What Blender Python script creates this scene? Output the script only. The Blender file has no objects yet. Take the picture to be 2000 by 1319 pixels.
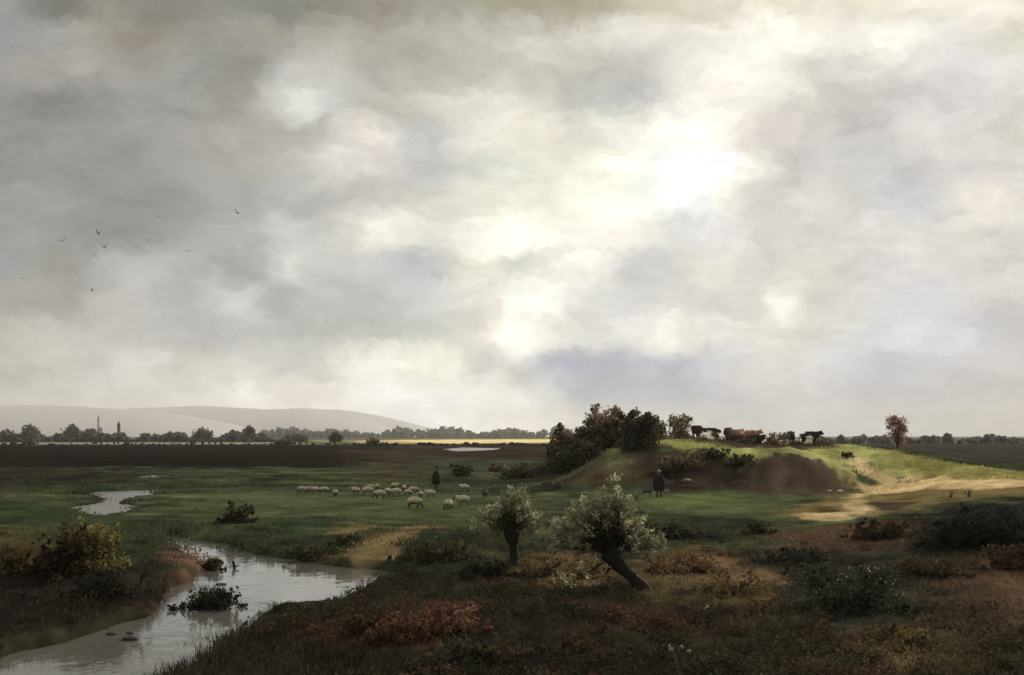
import bpy, math, random
import numpy as np
from mathutils import Vector, Matrix

rng = np.random.default_rng(7)
random.seed(7)
R = math.radians
SC = bpy.context.scene
COL = SC.collection
F, CU, CV, CH = 2414.0, 1000.0, 852.0, 3.9      # focal length, principal column, eye level row, eye height (m)

# ------------------------------------------------------------------ camera
cam = bpy.data.cameras.new("camera")
cam.lens = 36.0 * F / 2000.0
cam.sensor_width = 36.0
cam.sensor_fit = 'HORIZONTAL'
cam.shift_y = (CV - 659.5) / 2000.0
cam.clip_start = 0.2
cam.clip_end = 30000
cam_o = bpy.data.objects.new("camera", cam)
cam_o.location = (0, 0, CH)
cam_o.rotation_euler = (R(90), 0, 0)
COL.objects.link(cam_o)
SC.camera = cam_o

SC.view_settings.view_transform = 'Standard'
SC.view_settings.look = 'None'
SC.view_settings.exposure = 0.0
SC.view_settings.gamma = 1.0
SC.cycles.max_bounces = 6
SC.cycles.diffuse_bounces = 2
SC.cycles.glossy_bounces = 2
SC.cycles.transparent_max_bounces = 8
SC.cycles.volume_bounces = 2
SC.cycles.use_denoising = True

SUN_AZ, SUN_EL = 42.0, 27.0                       # degrees right of the view, above the horizon

# ------------------------------------------------------------------ world: cloud layer over a daylight sky
def lin1(c):
    c = c / 255.0
    return c / 12.92 if c <= 0.04045 else ((c + 0.055) / 1.055) ** 2.4
def lin(c):
    return tuple(lin1(v) for v in c)

SKY = [
 (10, [(0,148,149,143),(75,124,123,115),(200,138,134,122),(350,137,132,122),(450,131,129,118),(550,128,128,117),(700,143,137,121),(900,161,156,137),(1000,166,159,134),(1125,174,167,142),(1250,188,181,158),(1400,216,206,186),(1500,226,216,196),(1625,231,221,201),(1750,233,225,205),(1875,230,222,205),(2000,228,220,200)]),
 (65, [(0,142,142,140),(125,160,156,148),(250,150,142,126),(375,146,140,130),(500,160,155,143),(625,165,160,148),(750,172,166,150),(875,188,182,165),(1000,198,192,178),(1125,206,200,184),(1250,216,210,196),(1375,222,216,200),(1500,243,238,220),(1625,244,238,220),(1750,242,238,224),(1875,228,222,210),(2000,218,212,190)]),
 (130, [(0,158,153,148),(125,165,160,150),(250,152,148,140),(375,152,150,142),(500,150,147,138),(560,185,182,174),(625,184,181,170),(750,176,172,160),(875,180,175,162),(1000,200,194,182),(1125,190,185,172),(1250,192,189,180),(1375,230,224,210),(1500,242,236,220),(1600,212,205,194),(1750,222,216,206),(1875,220,215,208),(2000,226,222,214)]),
 (195, [(0,140,138,132),(125,130,130,124),(250,142,142,136),(375,158,155,147),(500,165,162,152),(590,222,220,210),(660,200,198,190),(750,190,186,172),(875,218,213,195),(1000,222,216,200),(1090,198,194,182),(1190,184,184,177),(1300,210,204,196),(1375,236,230,214),(1500,225,219,205),(1625,205,198,188),(1750,200,194,188),(1875,210,206,200),(2000,212,207,198)]),
 (260, [(0,142,138,132),(125,140,140,134),(250,148,148,142),(375,160,155,148),(500,172,166,156),(625,186,182,174),(720,222,213,201),(800,190,189,182),(875,205,202,194),(1000,232,226,206),(1125,228,222,204),(1250,240,235,218),(1375,250,245,228),(1500,210,202,192),(1625,203,198,191),(1700,192,188,184),(1760,206,200,193),(1875,214,208,198),(2000,210,204,192)]),
 (325, [(0,148,146,142),(125,146,145,140),(250,148,147,142),(375,158,155,148),(500,168,164,156),(590,190,187,178),(650,212,208,198),(750,204,197,189),(840,192,192,186),(900,208,206,196),(1000,226,227,208),(1125,241,236,216),(1250,268,262,238),(1375,290,284,255),(1450,264,258,238),(1525,206,200,191),(1625,198,194,190),(1700,190,188,184),(1800,198,194,190),(1875,215,210,204),(2000,208,202,194)]),
 (390, [(0,150,146,140),(125,148,146,142),(250,142,141,137),(375,146,145,140),(500,170,168,164),(625,182,179,172),(750,200,194,186),(875,224,219,202),(1000,228,224,205),(1125,236,230,210),(1250,264,258,236),(1375,276,270,244),(1440,242,237,222),(1500,212,206,198),(1625,208,203,192),(1700,198,195,191),(1800,203,201,200),(1875,216,210,200),(1950,228,218,202),(2000,214,208,198)]),
 (455, [(0,148,147,143),(125,148,147,143),(200,142,142,138),(275,136,136,132),(375,156,156,151),(500,178,176,172),(560,198,197,191),(625,190,188,180),(750,236,230,214),(875,218,214,202),(1000,256,252,232),(1125,236,232,216),(1200,248,243,226),(1300,222,219,210),(1375,222,218,212),(1500,210,204,196),(1625,216,210,200),(1750,216,210,202),(1875,212,207,196),(2000,208,202,192)]),
 (520, [(0,148,149,148),(125,150,147,138),(190,160,159,155),(250,174,172,168),(375,168,167,164),(500,168,168,165),(560,208,206,198),(625,190,188,182),(750,194,192,187),(810,177,178,180),(875,203,200,191),(935,235,229,210),(1000,216,214,202),(1125,236,232,215),(1200,222,218,208),(1250,202,201,200),(1375,226,221,207),(1500,216,211,204),(1540,227,221,206),(1625,208,203,194),(1750,208,203,198),(1875,206,200,192),(2000,206,200,192)]),
 (585, [(0,165,162,152),(125,160,155,148),(250,186,182,176),(375,180,178,175),(480,203,201,194),(525,176,175,170),(625,190,187,182),(750,185,185,182),(875,205,203,196),(960,228,222,208),(1000,254,250,232),(1125,232,229,220),(1250,207,204,199),(1375,216,212,204),(1480,222,217,206),(1515,247,243,226),(1575,216,211,200),(1700,204,200,194),(1800,204,202,204),(1900,200,196,192),(2000,202,198,192)]),
 (650, [(0,175,171,160),(125,190,184,176),(250,181,178,172),(375,176,174,169),(500,180,179,175),(625,180,179,173),(750,188,187,180),(850,200,199,190),(925,220,214,198),(985,262,258,240),(1050,232,228,214),(1125,221,218,209),(1250,224,220,214),(1310,238,233,217),(1375,222,217,208),(1500,222,216,205),(1625,208,205,198),(1750,206,205,208),(1875,200,199,202),(2000,196,192,190)]),
 (715, [(0,185,180,170),(125,196,190,180),(200,183,180,176),(250,205,202,194),(375,205,200,190),(500,210,206,196),(600,194,192,184),(675,228,223,208),(750,238,233,216),(875,244,240,221),(940,203,202,195),(1000,208,206,198),(1080,166,170,184),(1200,166,170,186),(1275,180,182,192),(1325,170,174,188),(1400,192,192,198),(1460,210,207,202),(1520,214,210,204),(1625,202,201,202),(1750,196,196,201),(1875,196,194,196),(2000,190,188,187)]),
 (780, [(0,196,191,182),(125,205,199,190),(250,212,207,196),(375,234,229,214),(500,242,237,222),(600,222,216,202),(700,256,252,236),(800,264,260,244),(900,260,257,243),(975,246,244,236),(1050,218,217,214),(1125,172,175,188),(1250,166,170,184),(1350,170,173,186),(1450,182,183,190),(1550,194,193,196),(1650,182,182,188),(1750,182,181,186),(1875,180,178,180),(2000,180,176,172)]),
 (840, [(0,190,182,177),(125,194,187,182),(250,202,197,190),(375,236,231,219),(500,250,246,234),(625,256,252,239),(750,262,258,245),(875,260,257,244),(1000,244,240,226),(1125,216,212,204),(1250,200,198,198),(1375,190,188,190),(1500,186,185,188),(1625,182,181,184),(1750,180,178,180),(1875,180,176,172),(2000,178,174,166)]),
]
world = bpy.data.worlds.new("World")
SC.world = world
world.use_nodes = True
nt = world.node_tree
nt.nodes.clear()
def N(tree, t, **kw):
    n = tree.nodes.new(t)
    for k, v in kw.items():
        setattr(n, k, v)
    return n
def mth(tree, op, a, b=None, c=None):
    n = N(tree, 'ShaderNodeMath', operation=op)
    for i, v in enumerate((a, b, c)):
        if v is None: continue
        if isinstance(v, (int, float)): n.inputs[i].default_value = v
        else: tree.links.new(v, n.inputs[i])
    return n.outputs[0]
L = nt.links.new
tc = N(nt, 'ShaderNodeTexCoord')
dirv = tc.outputs['Generated']
# soft warp of the direction: makes the cloud masses billow
def warp(vec, scale, amp, detail, rough=0.55, stretch=(1, 1, 1.7)):
    mp = N(nt, 'ShaderNodeMapping'); mp.inputs['Scale'].default_value = stretch
    L(vec, mp.inputs['Vector'])
    nz = N(nt, 'ShaderNodeTexNoise'); nz.inputs['Scale'].default_value = scale
    nz.inputs['Detail'].default_value = detail; nz.inputs['Roughness'].default_value = rough
    L(mp.outputs[0], nz.inputs['Vector'])
    s = N(nt, 'ShaderNodeVectorMath', operation='SUBTRACT'); L(nz.outputs['Color'], s.inputs[0]); s.inputs[1].default_value = (.5, .5, .5)
    k = N(nt, 'ShaderNodeVectorMath', operation='SCALE'); L(s.outputs[0], k.inputs[0]); k.inputs['Scale'].default_value = amp
    a = N(nt, 'ShaderNodeVectorMath', operation='ADD'); L(vec, a.inputs[0]); L(k.outputs[0], a.inputs[1])
    return a.outputs[0]
w1 = warp(dirv, 19.0, 0.046, 8.0, 0.62)
w2 = warp(w1, 70.0, 0.014, 3.0)
sx = N(nt, 'ShaderNodeSeparateXYZ'); L(w2, sx.inputs[0])
hyp = mth(nt, 'SQRT', mth(nt, 'ADD', mth(nt, 'MULTIPLY', sx.outputs[0], sx.outputs[0]), mth(nt, 'MULTIPLY', sx.outputs[1], sx.outputs[1])))
den = mth(nt, 'MAXIMUM', sx.outputs[1], mth(nt, 'MULTIPLY', hyp, 0.8))
S = mth(nt, 'DIVIDE', sx.outputs[0], den)
T = mth(nt, 'DIVIDE', sx.outputs[2], den)
fac = mth(nt, 'PINGPONG', mth(nt, 'ADD', mth(nt, 'MULTIPLY', S, F / 2000.0), 0.5), 1.0)
def skc(c, v):
    l_ = lin(c); m_ = sum(l_) / 3
    k_ = (m_ / 0.62) ** 0.10
    g_ = [x * k_ * q_ for x, q_ in zip(l_, (.985, 1.0, 1.03))]
    return tuple(g_)
def ramp(row):
    rp = N(nt, 'ShaderNodeValToRGB')
    cr = rp.color_ramp
    cr.interpolation = 'CARDINAL'
    e = cr.elements
    e[0].position = row[0][0] / 2000.0; e[0].color = skc(row[0][1:], 0) + (1,)
    e[1].position = row[-1][0] / 2000.0; e[1].color = skc(row[-1][1:], 0) + (1,)
    for st in row[1:-1]:
        x = e.new(st[0] / 2000.0); x.color = skc(st[1:], 0) + (1,)
    L(fac, rp.inputs[0])
    return rp.outputs[0]
rows = SKY[::-1]
cur = ramp(rows[0][1])
prev = rows[0][0]
for v, row in rows[1:]:
    mr = N(nt, 'ShaderNodeMapRange', interpolation_type='SMOOTHSTEP')
    mr.inputs['From Min'].default_value = (CV - prev) / F
    mr.inputs['From Max'].default_value = (CV - v) / F
    L(T, mr.inputs['Value'])
    mx = N(nt, 'ShaderNodeMix', data_type='RGBA')
    L(mr.outputs[0], mx.inputs['Factor']); L(cur, mx.inputs[6]); L(ramp(row), mx.inputs[7])
    cur = mx.outputs[2]; prev = v
# overhead: even grey cloud
mr = N(nt, 'ShaderNodeMapRange', interpolation_type='SMOOTHSTEP')
mr.inputs['From Min'].default_value = 0.35; mr.inputs['From Max'].default_value = 0.9
L(T, mr.inputs['Value'])
mx = N(nt, 'ShaderNodeMix', data_type='RGBA')
L(mr.outputs[0], mx.inputs['Factor']); L(cur, mx.inputs[6]); mx.inputs[7].default_value = lin((196, 192, 184)) + (1,)
cur = mx.outputs[2]
# fine cloud texture (brush-like mottling of the cloud deck)
mp = N(nt, 'ShaderNodeMapping'); mp.inputs['Scale'].default_value = (1, 1, 2.2); L(w1, mp.inputs['Vector'])
nz = N(nt, 'ShaderNodeTexNoise'); nz.inputs['Scale'].default_value = 26; nz.inputs['Detail'].default_value = 7; nz.inputs['Roughness'].default_value = 0.62
L(mp.outputs[0], nz.inputs['Vector'])
mr = N(nt, 'ShaderNodeMapRange'); mr.inputs['From Min'].default_value = 0.3; mr.inputs['From Max'].default_value = 0.7
mr.inputs['To Min'].default_value = 0.94; mr.inputs['To Max'].default_value = 1.19
L(nz.outputs['Fac'], mr.inputs['Value'])
vm = N(nt, 'ShaderNodeVectorMath', operation='SCALE'); L(cur, vm.inputs[0])
mp3 = N(nt, 'ShaderNodeMapping'); mp3.inputs['Scale'].default_value = (1, 1, 1.9); mp3.inputs['Location'].default_value = (3, 1, 2); L(w2, mp3.inputs['Vector'])
nb = N(nt, 'ShaderNodeTexNoise'); nb.inputs['Scale'].default_value = 11; nb.inputs['Detail'].default_value = 9; nb.inputs['Roughness'].default_value = 0.6
L(mp3.outputs[0], nb.inputs['Vector'])
mb = N(nt, 'ShaderNodeMapRange', interpolation_type='SMOOTHSTEP'); mb.inputs['From Min'].default_value = 0.46; mb.inputs['From Max'].default_value = 0.56
mb.inputs['To Min'].default_value = 0.96; mb.inputs['To Max'].default_value = 1.075
L(nb.outputs['Fac'], mb.inputs['Value'])
L(mth(nt, 'MULTIPLY', mr.outputs[0], mb.outputs[0]), vm.inputs['Scale'])
sky = N(nt, 'ShaderNodeTexSky', sky_type='NISHITA')
sky.sun_disc = False
sky.sun_elevation = R(SUN_EL); sky.sun_rotation = R(SUN_AZ)
sk = N(nt, 'ShaderNodeVectorMath', operation='SCALE'); L(sky.outputs[0], sk.inputs[0]); sk.inputs['Scale'].default_value = 0.08
mx = N(nt, 'ShaderNodeMix', data_type='RGBA'); mx.inputs['Factor'].default_value = 0.975      # cloud cover
L(sk.outputs[0], mx.inputs[6]); L(vm.outputs[0], mx.inputs[7])
bg = N(nt, 'ShaderNodeBackground'); L(mx.outputs[2], bg.inputs[0]); bg.inputs[1].default_value = 1.05
wo = N(nt, 'ShaderNodeOutputWorld'); L(bg.outputs[0], wo.inputs[0])

# ------------------------------------------------------------------ sun
sl = bpy.data.lights.new("sun", 'SUN')
sl.energy = 3.0
sl.angle = R(6)
sl.color = (1.0, 0.93, 0.80)
so = bpy.data.objects.new("sun", sl)
d = Vector((math.sin(R(SUN_AZ)) * math.cos(R(SUN_EL)), math.cos(R(SUN_AZ)) * math.cos(R(SUN_EL)), math.sin(R(SUN_EL))))
so.rotation_euler = d.to_track_quat('Z', 'Y').to_euler()
so.location = (60, 60, 60)
COL.objects.link(so)

# ------------------------------------------------------------------ small tools
EG = 0.74                                          # how bright a white card on the ground renders
def alb(c, e=EG):
    return np.array(lin(c)) / e

_perm = rng.random(65536)
def vnoise(x, y, seed=0):
    xi = np.floor(x).astype(np.int64); yi = np.floor(y).astype(np.int64)
    xf = x - xi; yf = y - yi
    xf = xf * xf * (3 - 2 * xf); yf = yf * yf * (3 - 2 * yf)
    def h(a, b):
        return _perm[((a * 73856093) ^ (b * 19349663) ^ (seed * 83492791)) & 65535]
    return (h(xi, yi) * (1 - xf) + h(xi + 1, yi) * xf) * (1 - yf) + (h(xi, yi + 1) * (1 - xf) + h(xi + 1, yi + 1) * xf) * yf
def fbm(x, y, o=4, seed=0, g=0.5):
    t = 0; a = 1; s = 0
    for i in range(o):
        t = t + a * vnoise(x * 2 ** i, y * 2 ** i, seed + i * 17); s += a; a *= g
    return t / s - 0.5
def sstep(a, b, x):
    t = np.clip((x - a) / (b - a), 0, 1)
    return t * t * (3 - 2 * t)

# ------------------------------------------------------------------ terrain height
WL = -0.22                                          # stream level
WF = -0.10                                          # far pools' level
def upl(u, v, z=0.0):                               # a photo point on the level plane z
    Y = F * (CH - z) / (v - CV)
    return ((u - CU) * Y / F, Y)
def lp(X, Y):                                       # log-polar map: even detail at every distance
    r = np.hypot(X, Y)
    return np.arctan2(X, Y), np.log(np.maximum(r, 1e-3))
def poly_lp(pts, z):
    w = np.array([upl(u, v, z) for u, v in pts])
    a, b = lp(w[:, 0], w[:, 1])
    return np.stack([a, b], 1)
def sdf(P, a, b):                                   # signed distance (inside negative) in the log-polar map
    d2 = np.full(a.shape, 1e9); inside = np.zeros(a.shape, bool)
    n = len(P)
    for i in range(n):
        x0, y0 = P[i]; x1, y1 = P[(i + 1) % n]
        ex, ey = x1 - x0, y1 - y0
        wx, wy = a - x0, b - y0
        t = np.clip((wx * ex + wy * ey) / (ex * ex + ey * ey + 1e-12), 0, 1)
        d2 = np.minimum(d2, (wx - ex * t) ** 2 + (wy - ey * t) ** 2)
        c = ((y0 <= b) & (b < y1)) | ((y1 <= b) & (b < y0))
        xi = x0 + (b - y0) / (np.where(abs(y1 - y0) < 1e-12, 1e-12, y1 - y0)) * ex
        inside ^= c & (a < xi)
    d = np.sqrt(d2)
    return np.where(inside, -d, d)

STREAM = [(322,1046),(372,1056),(425,1064),(480,1085),(560,1094),(640,1106),(705,1112),(772,1122),(772,1132),(712,1141),(700,1152),(678,1166),(640,1184),(590,1190),(530,1196),(486,1212),(462,1238),(430,1262),(396,1292),(300,1345),(150,1420),(-400,1500),(-400,1330),(0,1296),(60,1274),(130,1262),(190,1240),(250,1219),(316,1204),(318,1186),(352,1150),(402,1130),(424,1112),(390,1092),(352,1072)]
POOL1 = [(140,992),(196,984),(212,975),(186,969),(176,961),(350,957),(320,964),(245,974),(228,984),(264,992),(236,1003),(200,1009),(160,1003)]
POOL2 = [(272,931),(300,929),(330,930.5),(324,934),(288,934)]
POOL3 = [(868,878),(905,874.5),(975,876),(952,880),(900,882)]
P_ST = poly_lp(STREAM, WL)
P_PL = [poly_lp(p, WF) for p in (POOL1, POOL2, POOL3)]

CREST = np.array([(0, 0), (3, .3), (4.8, 1.0), (7.6, 2.5), (10.2, 3.0), (12.9, 3.45), (16.2, 3.6), (19, 3.25), (23.8, 2.95), (28.6, 2.95), (31, 3.05), (33.3, 2.75), (35.7, 2.35), (38, 1.9), (40.5, 1.5), (43, 1.1), (48, .7), (56, .3), (70, 0)])
def hill(X, Y):
    c = np.interp(X, CREST[:, 0], CREST[:, 1], left=0, right=0)
    front = sstep(86, 106, Y - 0.25 * np.clip(X - 30, -30, 0)) 
    slow = sstep(62, 112, Y)
    k = sstep(24, 34, X)
    f = front * (1 - k) + slow * k
    return c * f * (1 - sstep(122, 150, Y))
def bump(X, Y, cx, cy, rx, ry, h, p=2.0):
    d = ((X - cx) / rx) ** 2 + ((Y - cy) / ry) ** 2
    return h * np.exp(-d ** (p / 2))
WATERY = {}
def height(X, Y, full=False):
    X = np.asarray(X, float); Y = np.asarray(Y, float)
    r = np.hypot(X, Y)
    a, b = lp(X, Y)
    z = 0.10 * fbm(X / 6, Y / 6, 4, 3) + 0.35 * fbm(X / 25, Y / 25, 3, 5) * sstep(20, 60, r) * (1 - sstep(200, 420, r))
    z = z + 0.10 * fbm(X / 1.3, Y / 1.3, 3, 9) * (1 - sstep(40, 90, r))
    hl = hill(X, Y)
    z = z + hl + (0.28 * fbm(X / 3.5, Y / 3.5, 4, 21) + 0.35 * fbm(X / 1.1, Y / 1.1, 4, 23)) * np.clip(hl, 0, 1) * 0.8
    # spoil mound in front of the hill
    dm = np.hypot((X - 20.9) / 5.0, (Y - 92.0) / 6.0)
    z = z + 1.5 * np.clip(1 - dm ** 2.2, 0, 1) ** 1.1 * (1 + 0.55 * fbm(X / 1.2, Y / 1.2, 4, 31))
    z = z + bump(X, Y, 15.6, 92, 2.6, 3.5, 0.8)
    z = z + bump(X, Y, 33, 70, 10, 10, 0.85)
    z = z + bump(X, Y, 21.5, 42, 7.5, 9, 1.35)
    z = z + bump(X, Y, 27, 56, 6, 6, 0.35)
    z = z + bump(X, Y, 6.5, 22.5, 7, 5, 0.35) + bump(X, Y, -1.0, 24, 3.2, 3.2, 0.38)
    z = z + bump(X, Y, -13.0, 34, 6.5, 4.0, 0.55) + bump(X, Y, -8.8, 27.8, 2.4, 2.2, 0.30) + bump(X, Y, -14, 26.5, 3, 2.2, 0.40)
    z = z + bump(X, Y, -3.4, 44, 3.0, 5.5, 0.42) + bump(X, Y, -0.8, 42, 4, 3, 0.25)
    z = z + bump(X, Y, -13, 52, 8, 5, 0.3)
    # water courses
    jit = 0.006 * fbm(X / 0.9, Y / 0.9, 3, 41) * 2
    s = sdf(P_ST, a, b) + jit
    isl = np.minimum.reduce([np.hypot((X - cx) / rx, (Y - cy) / ry) for cx, cy, rx, ry in ISLES]) if ISLES else 9
    s = np.where(isl < 1.25, np.maximum(s, (1.0 - isl) * 0.02), s)
    k = sstep(-0.004, 0.016, s)
    z = z * sstep(0.0, 0.05, s) * k + (1 - k) * (WL - 0.28) + k * (1 - sstep(0.0, 0.05, s)) * 0.02
    j2 = .007 * fbm(a * 160, b * 60, 4, 43) * 2
    for P in P_PL:
        s2 = sdf(P, a, b) + jit * .5 + j2
        k = sstep(-0.003, 0.006, s2)
        z = z * sstep(0.0, 0.03, s2) * k + (1 - k) * (WF - 0.25) + k * (1 - sstep(0.0, 0.03, s2)) * 0.0
        s = np.minimum(s, s2)
    if full: return z, s
    return z
ISLES = [(*upl(415, 1180, WL), 0.78, 1.15), (*upl(414, 1106, WL), 0.42, 1.0)]
_ys = np.exp(np.linspace(math.log(10), math.log(4000), 2600))
def hit(u, v):                                      # where the ray through a photo point meets the ground
    X = (u - CU) / F * _ys
    z = CH - (v - CV) / F * _ys
    h = height(X, _ys)
    k = np.nonzero(z <= h)[0]
    i = k[0] if len(k) else len(_ys) - 1
    return X[i], _ys[i]
def gz(X, Y):
    return float(height(np.array([X]), np.array([Y]))[0])

# ------------------------------------------------------------------ ground colour: what grows or lies there, plus painted-in sun gaps and cloud shade
def zpoly(pts):
    w = np.array([hit(u, v) for u, v in pts])
    a, b = lp(w[:, 0], w[:, 1])
    return np.stack([a, b], 1)
ZONES = []   # (poly, colour, softness, noise)
def zone(pts, c, soft=0.02, nz=0.03, k=1.0):
    ZONES.append((zpoly(pts), alb(c), soft, nz, k))
def zone_far(pts, c, soft=0.02, nz=0.03, k=1.0):
    ZONES.append((poly_lp(pts, 0.0), alb(c), soft, nz, k))
zone_far([(-300,869.5),(300,869),(760,869),(900,876),(800,900),(700,914),(300,912),(-300,918)], (25,23,19), .05, .12)
zone_far([(-300,913),(250,914),(285,935),(230,950),(-300,955)], (36,34,28), .06, .12, .8)
zone_far([(740,868.5),(1200,867.5),(1200,894),(950,900),(770,892)], (44,37,29), .05, .12)
zone_far([(700,860.5),(900,858.5),(1500,857.5),(1500,864.5),(1000,865.5),(860,866.5),(760,864.5)], (208,190,138), .03, .14)
zone_far([(-300,865),(560,864),(560,868),(-300,868.3)], (120,114,100), .03, .08)
zone_far([(1500,866),(2400,866),(2400,905),(1500,905)], (48,46,42), .05, .12)
zone_far([(720,880),(790,885),(800,925),(740,935),(735,905)], (66,54,42), .04, .08, .7)
zone([(420,955),(900,960),(1000,985),(930,1030),(640,1015),(420,1040),(330,1010)], (66,71,50), .04, .14)
zone([(460,1015),(620,1010),(700,1030),(560,1060),(480,1050)], (46,54,38), .03, .08)
zone([(1180,965),(1500,962),(1600,990),(1560,1020),(1320,1012),(1180,1000)], (66,72,50), .04, .08)
zone([(1290,970),(1420,962),(1430,985),(1310,995)], (80,90,56), .02, .06)  # sun patch on the meadow, painted as a brighter green
zone([(1260,1005),(1540,1015),(1480,1060),(1280,1062)], (42,46,34), .03, .06)
zone([(800,1045),(960,1050),(1000,1120),(880,1140),(790,1120)], (38,42,34), .03, .06)
zone([(525,1040),(680,1050),(640,1095),(540,1085)], (38,42,31), .03, .06)
zone([(625,1104),(650,1088),(700,1066),(755,1042),(830,1024),(858,1030),(800,1048),(785,1072),(790,1092),(730,1104),(680,1110)], (108,94,68), .006, .03)
zone([(648,1038),(680,1022),(735,1028),(700,1044)], (98,86,60), .01, .03)
zone([(300,1078),(350,1072),(400,1090),(425,1108),(400,1128),(350,1150),(318,1185),(290,1196),(320,1150),(370,1112),(320,1098)], (92,72,60), .008, .02)
zone([(-300,1085),(200,1100),(330,1125),(345,1150),(312,1196),(200,1225),(100,1255),(-300,1290)], (36,32,28), .02, .05)
zone([(-300,1030),(60,1035),(150,1090),(60,1120),(-300,1120)], (62,56,36), .03, .06)
zone([(-300,1020),(-300,975),(150,985),(260,1015),(330,1050),(330,1070),(230,1100),(200,1050),(100,1025)], (46,54,36), .03, .06)
# foreground heath: dark earth, with cloud shade painted into the tones
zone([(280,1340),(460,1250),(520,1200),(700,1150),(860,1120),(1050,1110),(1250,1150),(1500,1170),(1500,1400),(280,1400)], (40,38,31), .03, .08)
zone([(1480,1100),(1760,1060),(2300,1060),(2300,1500),(1480,1500)], (50,46,36), .05, .10)
zone([(1480,1040),(1720,1020),(1900,1010),(1800,1070),(1560,1080)], (74,60,48), .03, .06)
zone([(1790,1000),(2300,955),(2300,1085),(1800,1085),(1760,1050)], (34,33,31), .03, .06)
zone([(1530,1085),(1770,1080),(1800,1210),(1600,1240),(1500,1180)], (42,43,38), .03, .06)
zone([(1860,1100),(2300,1080),(2300,1230),(1950,1220),(1880,1160)], (78,62,50), .04, .08)
zone([(1180,1180),(1380,1180),(1360,1240),(1200,1230)], (54,42,36), .03, .06)
zone([(740,1225),(840,1185),(950,1182),(940,1222),(860,1232),(830,1262),(760,1262)], (74,54,43), .015, .07)
zone([(600,1235),(740,1215),(760,1250),(640,1260)], (56,43,36), .03, .05)
zone([(1250,1082),(1370,1068),(1430,1095),(1490,1130),(1500,1175),(1400,1182),(1290,1150)], (96,78,57), .02, .10)
zone([(1015,1085),(1100,1078),(1200,1100),(1215,1135),(1120,1150),(1060,1130)], (88,76,52), .02, .10)
zone([(1290,1130),(1400,1140),(1490,1150),(1480,1180),(1380,1190),(1280,1160)], (76,70,48), .03, .08)
zone([(1700,1255),(1850,1240),(1860,1300),(1720,1310)], (92,80,56), .04, .08)
zone([(930,1075),(1000,1082),(1000,1100),(930,1098)], (64,60,44), .02, .04)
# hill
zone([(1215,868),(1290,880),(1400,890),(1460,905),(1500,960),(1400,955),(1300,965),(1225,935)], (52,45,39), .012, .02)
zone([(1262,856),(1340,858),(1500,873),(1640,868),(1725,880),(1800,903),(1850,925),(1780,938),(1745,935),(1700,906),(1655,896),(1660,925),(1650,948),(1622,925),(1602,900),(1560,890),(1500,893),(1462,905),(1420,890),(1340,878),(1272,868)], (134,136,86), .006, .03)  # grass brightened: sun through the cloud break is put into the green
zone([(1175,860),(1208,860),(1212,900),(1216,932),(1168,936),(1176,905),(1190,885)], (92,92,62), .006, .02)
zone([(1100,925),(1240,930),(1260,945),(1140,950)], (74,64,46), .02, .03)
zone([(1448,948),(1470,915),(1510,896),(1560,891),(1600,899),(1632,925),(1655,955),(1640,966),(1460,966)], (70,60,50), .005, .012)
zone([(1340,858),(1400,858),(1500,868),(1620,866),(1626,876),(1500,876),(1400,868),(1340,862)], (60,50,42), .012, .01)
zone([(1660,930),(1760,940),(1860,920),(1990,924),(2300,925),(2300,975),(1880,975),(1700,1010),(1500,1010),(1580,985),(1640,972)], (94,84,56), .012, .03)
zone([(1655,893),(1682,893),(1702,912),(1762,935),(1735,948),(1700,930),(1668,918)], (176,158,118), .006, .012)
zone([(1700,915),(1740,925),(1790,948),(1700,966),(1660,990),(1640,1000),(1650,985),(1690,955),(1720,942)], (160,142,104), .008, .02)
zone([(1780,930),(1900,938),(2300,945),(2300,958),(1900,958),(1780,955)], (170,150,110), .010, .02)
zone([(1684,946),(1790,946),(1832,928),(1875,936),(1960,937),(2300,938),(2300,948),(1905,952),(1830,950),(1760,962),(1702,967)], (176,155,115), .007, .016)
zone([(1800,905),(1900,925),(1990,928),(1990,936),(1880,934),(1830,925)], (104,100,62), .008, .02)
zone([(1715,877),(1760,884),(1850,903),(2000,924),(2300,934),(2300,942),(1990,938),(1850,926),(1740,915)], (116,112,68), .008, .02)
zone([(1560,1004),(1640,1000),(1672,984),(1700,984),(1745,994),(1690,1004),(1640,1020),(1590,1014)], (152,134,102), .008, .03)
zone([(1590,990),(1640,988),(1650,1000),(1600,1002)], (66,56,38), .008, .012)
zone([(1700,982),(1800,980),(1760,1000),(1700,998)], (60,50,42), .008, .012)

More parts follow.
